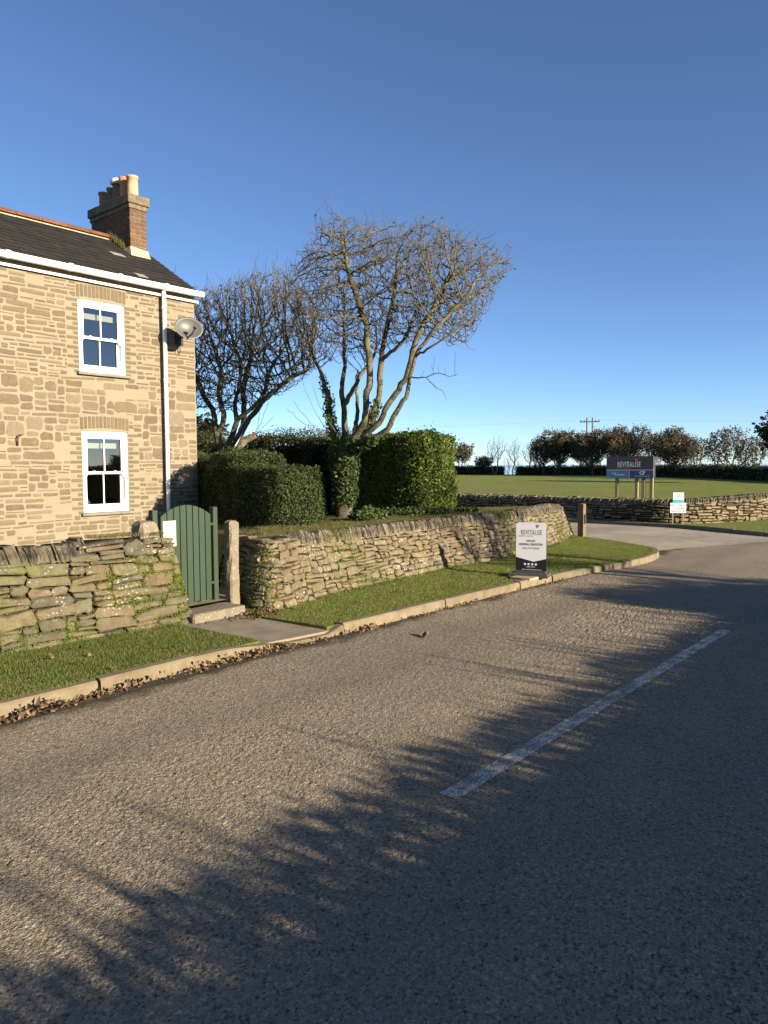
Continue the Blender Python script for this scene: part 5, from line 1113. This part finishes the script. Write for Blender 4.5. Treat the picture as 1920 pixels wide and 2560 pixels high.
FAR = [('thorn',124,84.2,6.3,4.4,'small brown tree half hidden by the big laurel hedge'), ('thorn',121.9,77.7,3.6,3.8,'low windswept thorn bush on the field hedge left of the two pale trees'),
 ('bare',119.6,73.2,7.4,4.4,'tallest pale bare tree left of the gap in the field hedge'), ('vase',121.5,71.6,3.4,2.0,'small vase-shaped shrub left of the gap in the field hedge'), ('bare2',121.4,70.4,6.7,3.2,'slender bare tree standing in the gap of the field hedge'), ('vase',121.4,69.4,2.9,1.7,'small vase-shaped shrub right of the slender tree in the gap'),
 ('bare2',123,68,6.3,3.6,'dark bare tree at the left end of the long field hedge'), ('brown',119.6,63.0,8.0,6.4,'first brown-leaved tree at the left of the windswept row'), ('brown2',119.4,61.4,7.6,5.8,'second brown tree of the row with a leaning trunk'), ('brown',122.5,61.2,7.9,5.8,'dark brown tree behind the second of the row'), ('brown2',120.7,57.6,7.6,5.6,'brown tree just left of the double power pole'),
 ('brown',115,51.6,7.6,6.6,'brown tree just right of the double power pole'), ('brown2',116.5,49.2,8.2,4.6,'high brown tree left of the big sign board'), ('brown',114.2,44.8,7.8,5.0,'brown tree rising above the middle of the sign board'), ('gold',110.5,45.6,6.1,3.6,'golden upright shrub directly behind the sign board'), ('sparse',112.2,41.2,6.9,3.4,'thin tree at the right edge of the sign board'), ('brown2',109.2,38.4,7.3,5.4,'brown tree first to the right of the sign board'), ('brown',105.8,35.6,6.0,5.8,'spreading brown tree second to the right of the sign board'), ('brown2',118.6,55.6,7.0,5.0,'brown tree hiding the foot of the double power pole'), ('sparse',117.2,53.2,7.6,4.8,'thin tree just in front of the double power pole'), ('brown',113.6,46.6,7.0,5.0,'brown tree left of the golden shrub behind the sign board'), ('sparse',104.2,33.4,5.4,4.4,'low sparse tree third to the right of the sign board'), ('sparse',121.2,65.6,6.8,4.4,'thin dark tree left of the first brown tree of the row'), ('sparse',96.8,27.4,6.5,5.4,'large sparse windswept tree right of the welcome sign'), ('sparse',92.0,23.0,5.2,4.2,'small sparse tree beside the dark pine')]
rr = random.Random(3)
for k2, x, y, H, W, lab in FAR: plant(k2, x, y, -.1, H, W, W0+rr.uniform(-.35, .35), lab, group='trees along the field hedge')
plant('pine', 79.0, 16.3, -.1, 7.6, 5.4, 2.0, 'dark pine at the edge of the view beyond the field', 'pine_tree')
plant('pine', 20.5, 28.5, -.1, 4.3, 3.6, .5, 'dark evergreen behind the many-stemmed tree and cottage', 'pine_tree')
def power_pole(x, y, label):
    root = empty('power_pole', (x, y, 0), label, 'power pole'); d = np.array([.42, -.9])
    for s in (-.45, .45): MB().tube([(x+d[0]*s, y+d[1]*s, -.3), (x+d[0]*s, y+d[1]*s, 9.6)], [.16, .12], 10).build('pole', MAT['timber'], root)
    MB().tube([(x-d[0]*1.6, y-d[1]*1.6, 8.9), (x+d[0]*1.6, y+d[1]*1.6, 8.9)], .08, 6).build('crossarm', MAT['dark_metal'], root)
    for s in (-1.5, -.9, .9, 1.5): MB().lathe((x+d[0]*s, y+d[1]*s, 8.97), [(.05,0),(.09,.06),(.05,.12),(.08,.2),(0,.26)], 8).build('insulator', MAT['dark_metal'], root)
power_pole(118, 53.8, 'double wooden power pole with crossarm rising above the field trees')
for i, s in enumerate((-1.5, 1.5)):
    for j, (ex, ey) in enumerate(((60, 170), (150, -40))):
        x0, y0 = 118+.42*s, 53.8-.9*s; pts = [(x0+(ex-x0)*q, y0+(ey-y0)*q, 9.2-2.2*4*q*(1-q)*.5) for q in np.linspace(0, 1, 14)]
        MB().tube(pts, .006, 4, False).build('power_line', MAT['wire'], label=f'thin {"upper" if i else "lower"} power line running {"left" if j == 0 else "right"} from the double pole', cat='power line')

# ------------------------------------------------------------------ the shaded side of the road behind the viewer
def near_side():
    root = hedge('roadside_hedge', 'roadside hedge behind the viewer that shades the near lane', [(-14,-3.5),(0,-3.5),(10.2,-3.4)], -.05, 1.58, .7, 'hedge_back', .07, 800, 61, .05, topjag=.05)
    t = Tree(62); g = np.random.default_rng(62); x = -13.
    first = True
    while x < 10:
        Hc = 1.54+.46*g.random()**1.6+.04*math.sin(x*1.1)+(.12 if x > 5.5 else .07 if x < 2.2 else 0); yc = -3.4+g.normal()*.15; lean = g.normal()*.05
        for _ in range(int(g.integers(2, 5))):
            H = Hc-.14*abs(g.normal()); p = np.array([x+g.normal()*.02, yc+g.normal()*.06, 1.1]); v = np.array([lean+g.normal()*.05, g.normal()*.06, 1.]); last = -1
            while p[2] < H:
                v = v+np.array([g.normal()*.06, g.normal()*.06, .12]); v /= np.linalg.norm(v); p = p+v*.08; t.P.append(p.copy()); t.par.append(last); t.rmin.append(.0075 if p[2] < H-.25 else .005); last = len(t.P)-1
        x += g.uniform(.012, .085)
    t.twigs(.10, .10, 1.8, 2, .02); t.build('twigs', MAT['bark_dark'], root, .0022, 2.4)
near_side()
SIDE = proto_tree(120, 7.5, 4.5, 3.0, .2, 420, 300, 'bark_dark', 'side', leaf='tree_leaf', leafs=.08, r0=.006)
for x, y, H, W, rot, lab in ((12.0,-4.4,7.4,3.6,.3,'roadside tree behind the viewer nearest the entrance'), (12.9,-7.6,6.6,3.6,1.7,'roadside tree behind the viewer at the end of the hedge'), (13.0,-6.4,7.8,5,3.0,'roadside tree behind the viewer on the inside of the bend')):
    root = empty('roadside_tree', (x, y, -.05), lab, 'tree', 'trees on the near side of the road'); root.rotation_euler.z = rot; root.scale = (W/4.5, W/4.5, H/7.5); link(bpy.data.objects.new('trunk', SIDE[0]), root); link(bpy.data.objects.new('crown', SIDE[1]), root, kind='stuff')
hedge('roadside_hedge', 'roadside hedge behind the viewer under the trees by the bend', [(9.8,-3.5),(11.6,-4.2),(13,-5.6),(13.4,-9)], -.05, 2.2, .6, 'hedge_back', .08, 600, 63, .15, topjag=.3)

# ------------------------------------------------------------------ fallen leaves
def litter():
    g = np.random.default_rng(71); pts = []
    def pile(cx, cy, sx, sy, n, h, z0=.005):
        a = g.normal(size=(n, 2)); q = np.exp(-(a**2).sum(1)/2); pts.append(np.stack([cx+a[:, 0]*sx, cy+a[:, 1]*sy, z0+h*q*g.random(n)], 1))
    pile(2.45,5.36,.17,.035,130,.09); pile(2.2,5.37,.25,.03,40,.02)
    for x in np.arange(2.9, 4.9, .16): pile(x, 5.38, .10, .03, int(26*(1+.8*math.sin(x*3.1))), .07)
    for x in np.arange(4.9, 5.8, .2): pile(x, 5.33, .12, .03, 12, .03)
    pile(6.05,5.27,.14,.035,70,.05); pile(7.2,5.27,.6,.04,50,.01); pile(8.6,5.25,.8,.05,60,.01); pile(10.5,5.2,1.,.05,50,.01)
    pile(5.62,6.5,.13,.08,130,.06,.085); pile(5.4,6.62,.25,.06,30,.02,.085)
    q = np.concatenate(pts); q[:, 1] = np.where((q[:, 2] < .08) & (q[:, 0] < 12), np.minimum(q[:, 1], 5.42), q[:, 1])
    s = scatter([(2.5,6.8),(2.5,5.6),(4.5,5.65),(4.5,6.7)], 22, .115, 3); s2 = scatter([(6,6.6),(6,5.5),(12,5.5),(13,6.9)], 30, .112, 4); s3 = np.concatenate([g.uniform([1,3.2],[14,5.2],(40,2)), np.full((40,1), .006)], 1)[:16]
    q = np.concatenate([q, s, s2])
    V, F = leaves(q, np.tile([0, -.2, 1.], (len(q), 1)), .042, g, .72, .75, .5, .35); npmesh('leaf_litter', V, F, MAT['dead_leaf'], kind='stuff', label='brown fallen leaves gathered along the kerb and wall foot')
    V, F = leaves(s3, np.tile([0, 0, 1.], (len(s3), 1)), .03, g, .6, .35, .5, .3); npmesh('leaf_litter', V, F, MAT['dead_leaf'], kind='stuff', label='small leaf crumbs scattered over the road')
    lf = MB(); lf.add([(6.06,4.56,.006),(6.11,4.545,.05),(6.15,4.60,.07),(6.09,4.63,.03),(6.13,4.57,.015),(6.17,4.57,.045)], [(0,4,1),(0,3,4),(4,5,2,1),(4,3,2)]); lf.build('fallen_leaf', MAT['dead_leaf'], label='single curled brown leaf lying out on the road', cat='leaf')
litter()
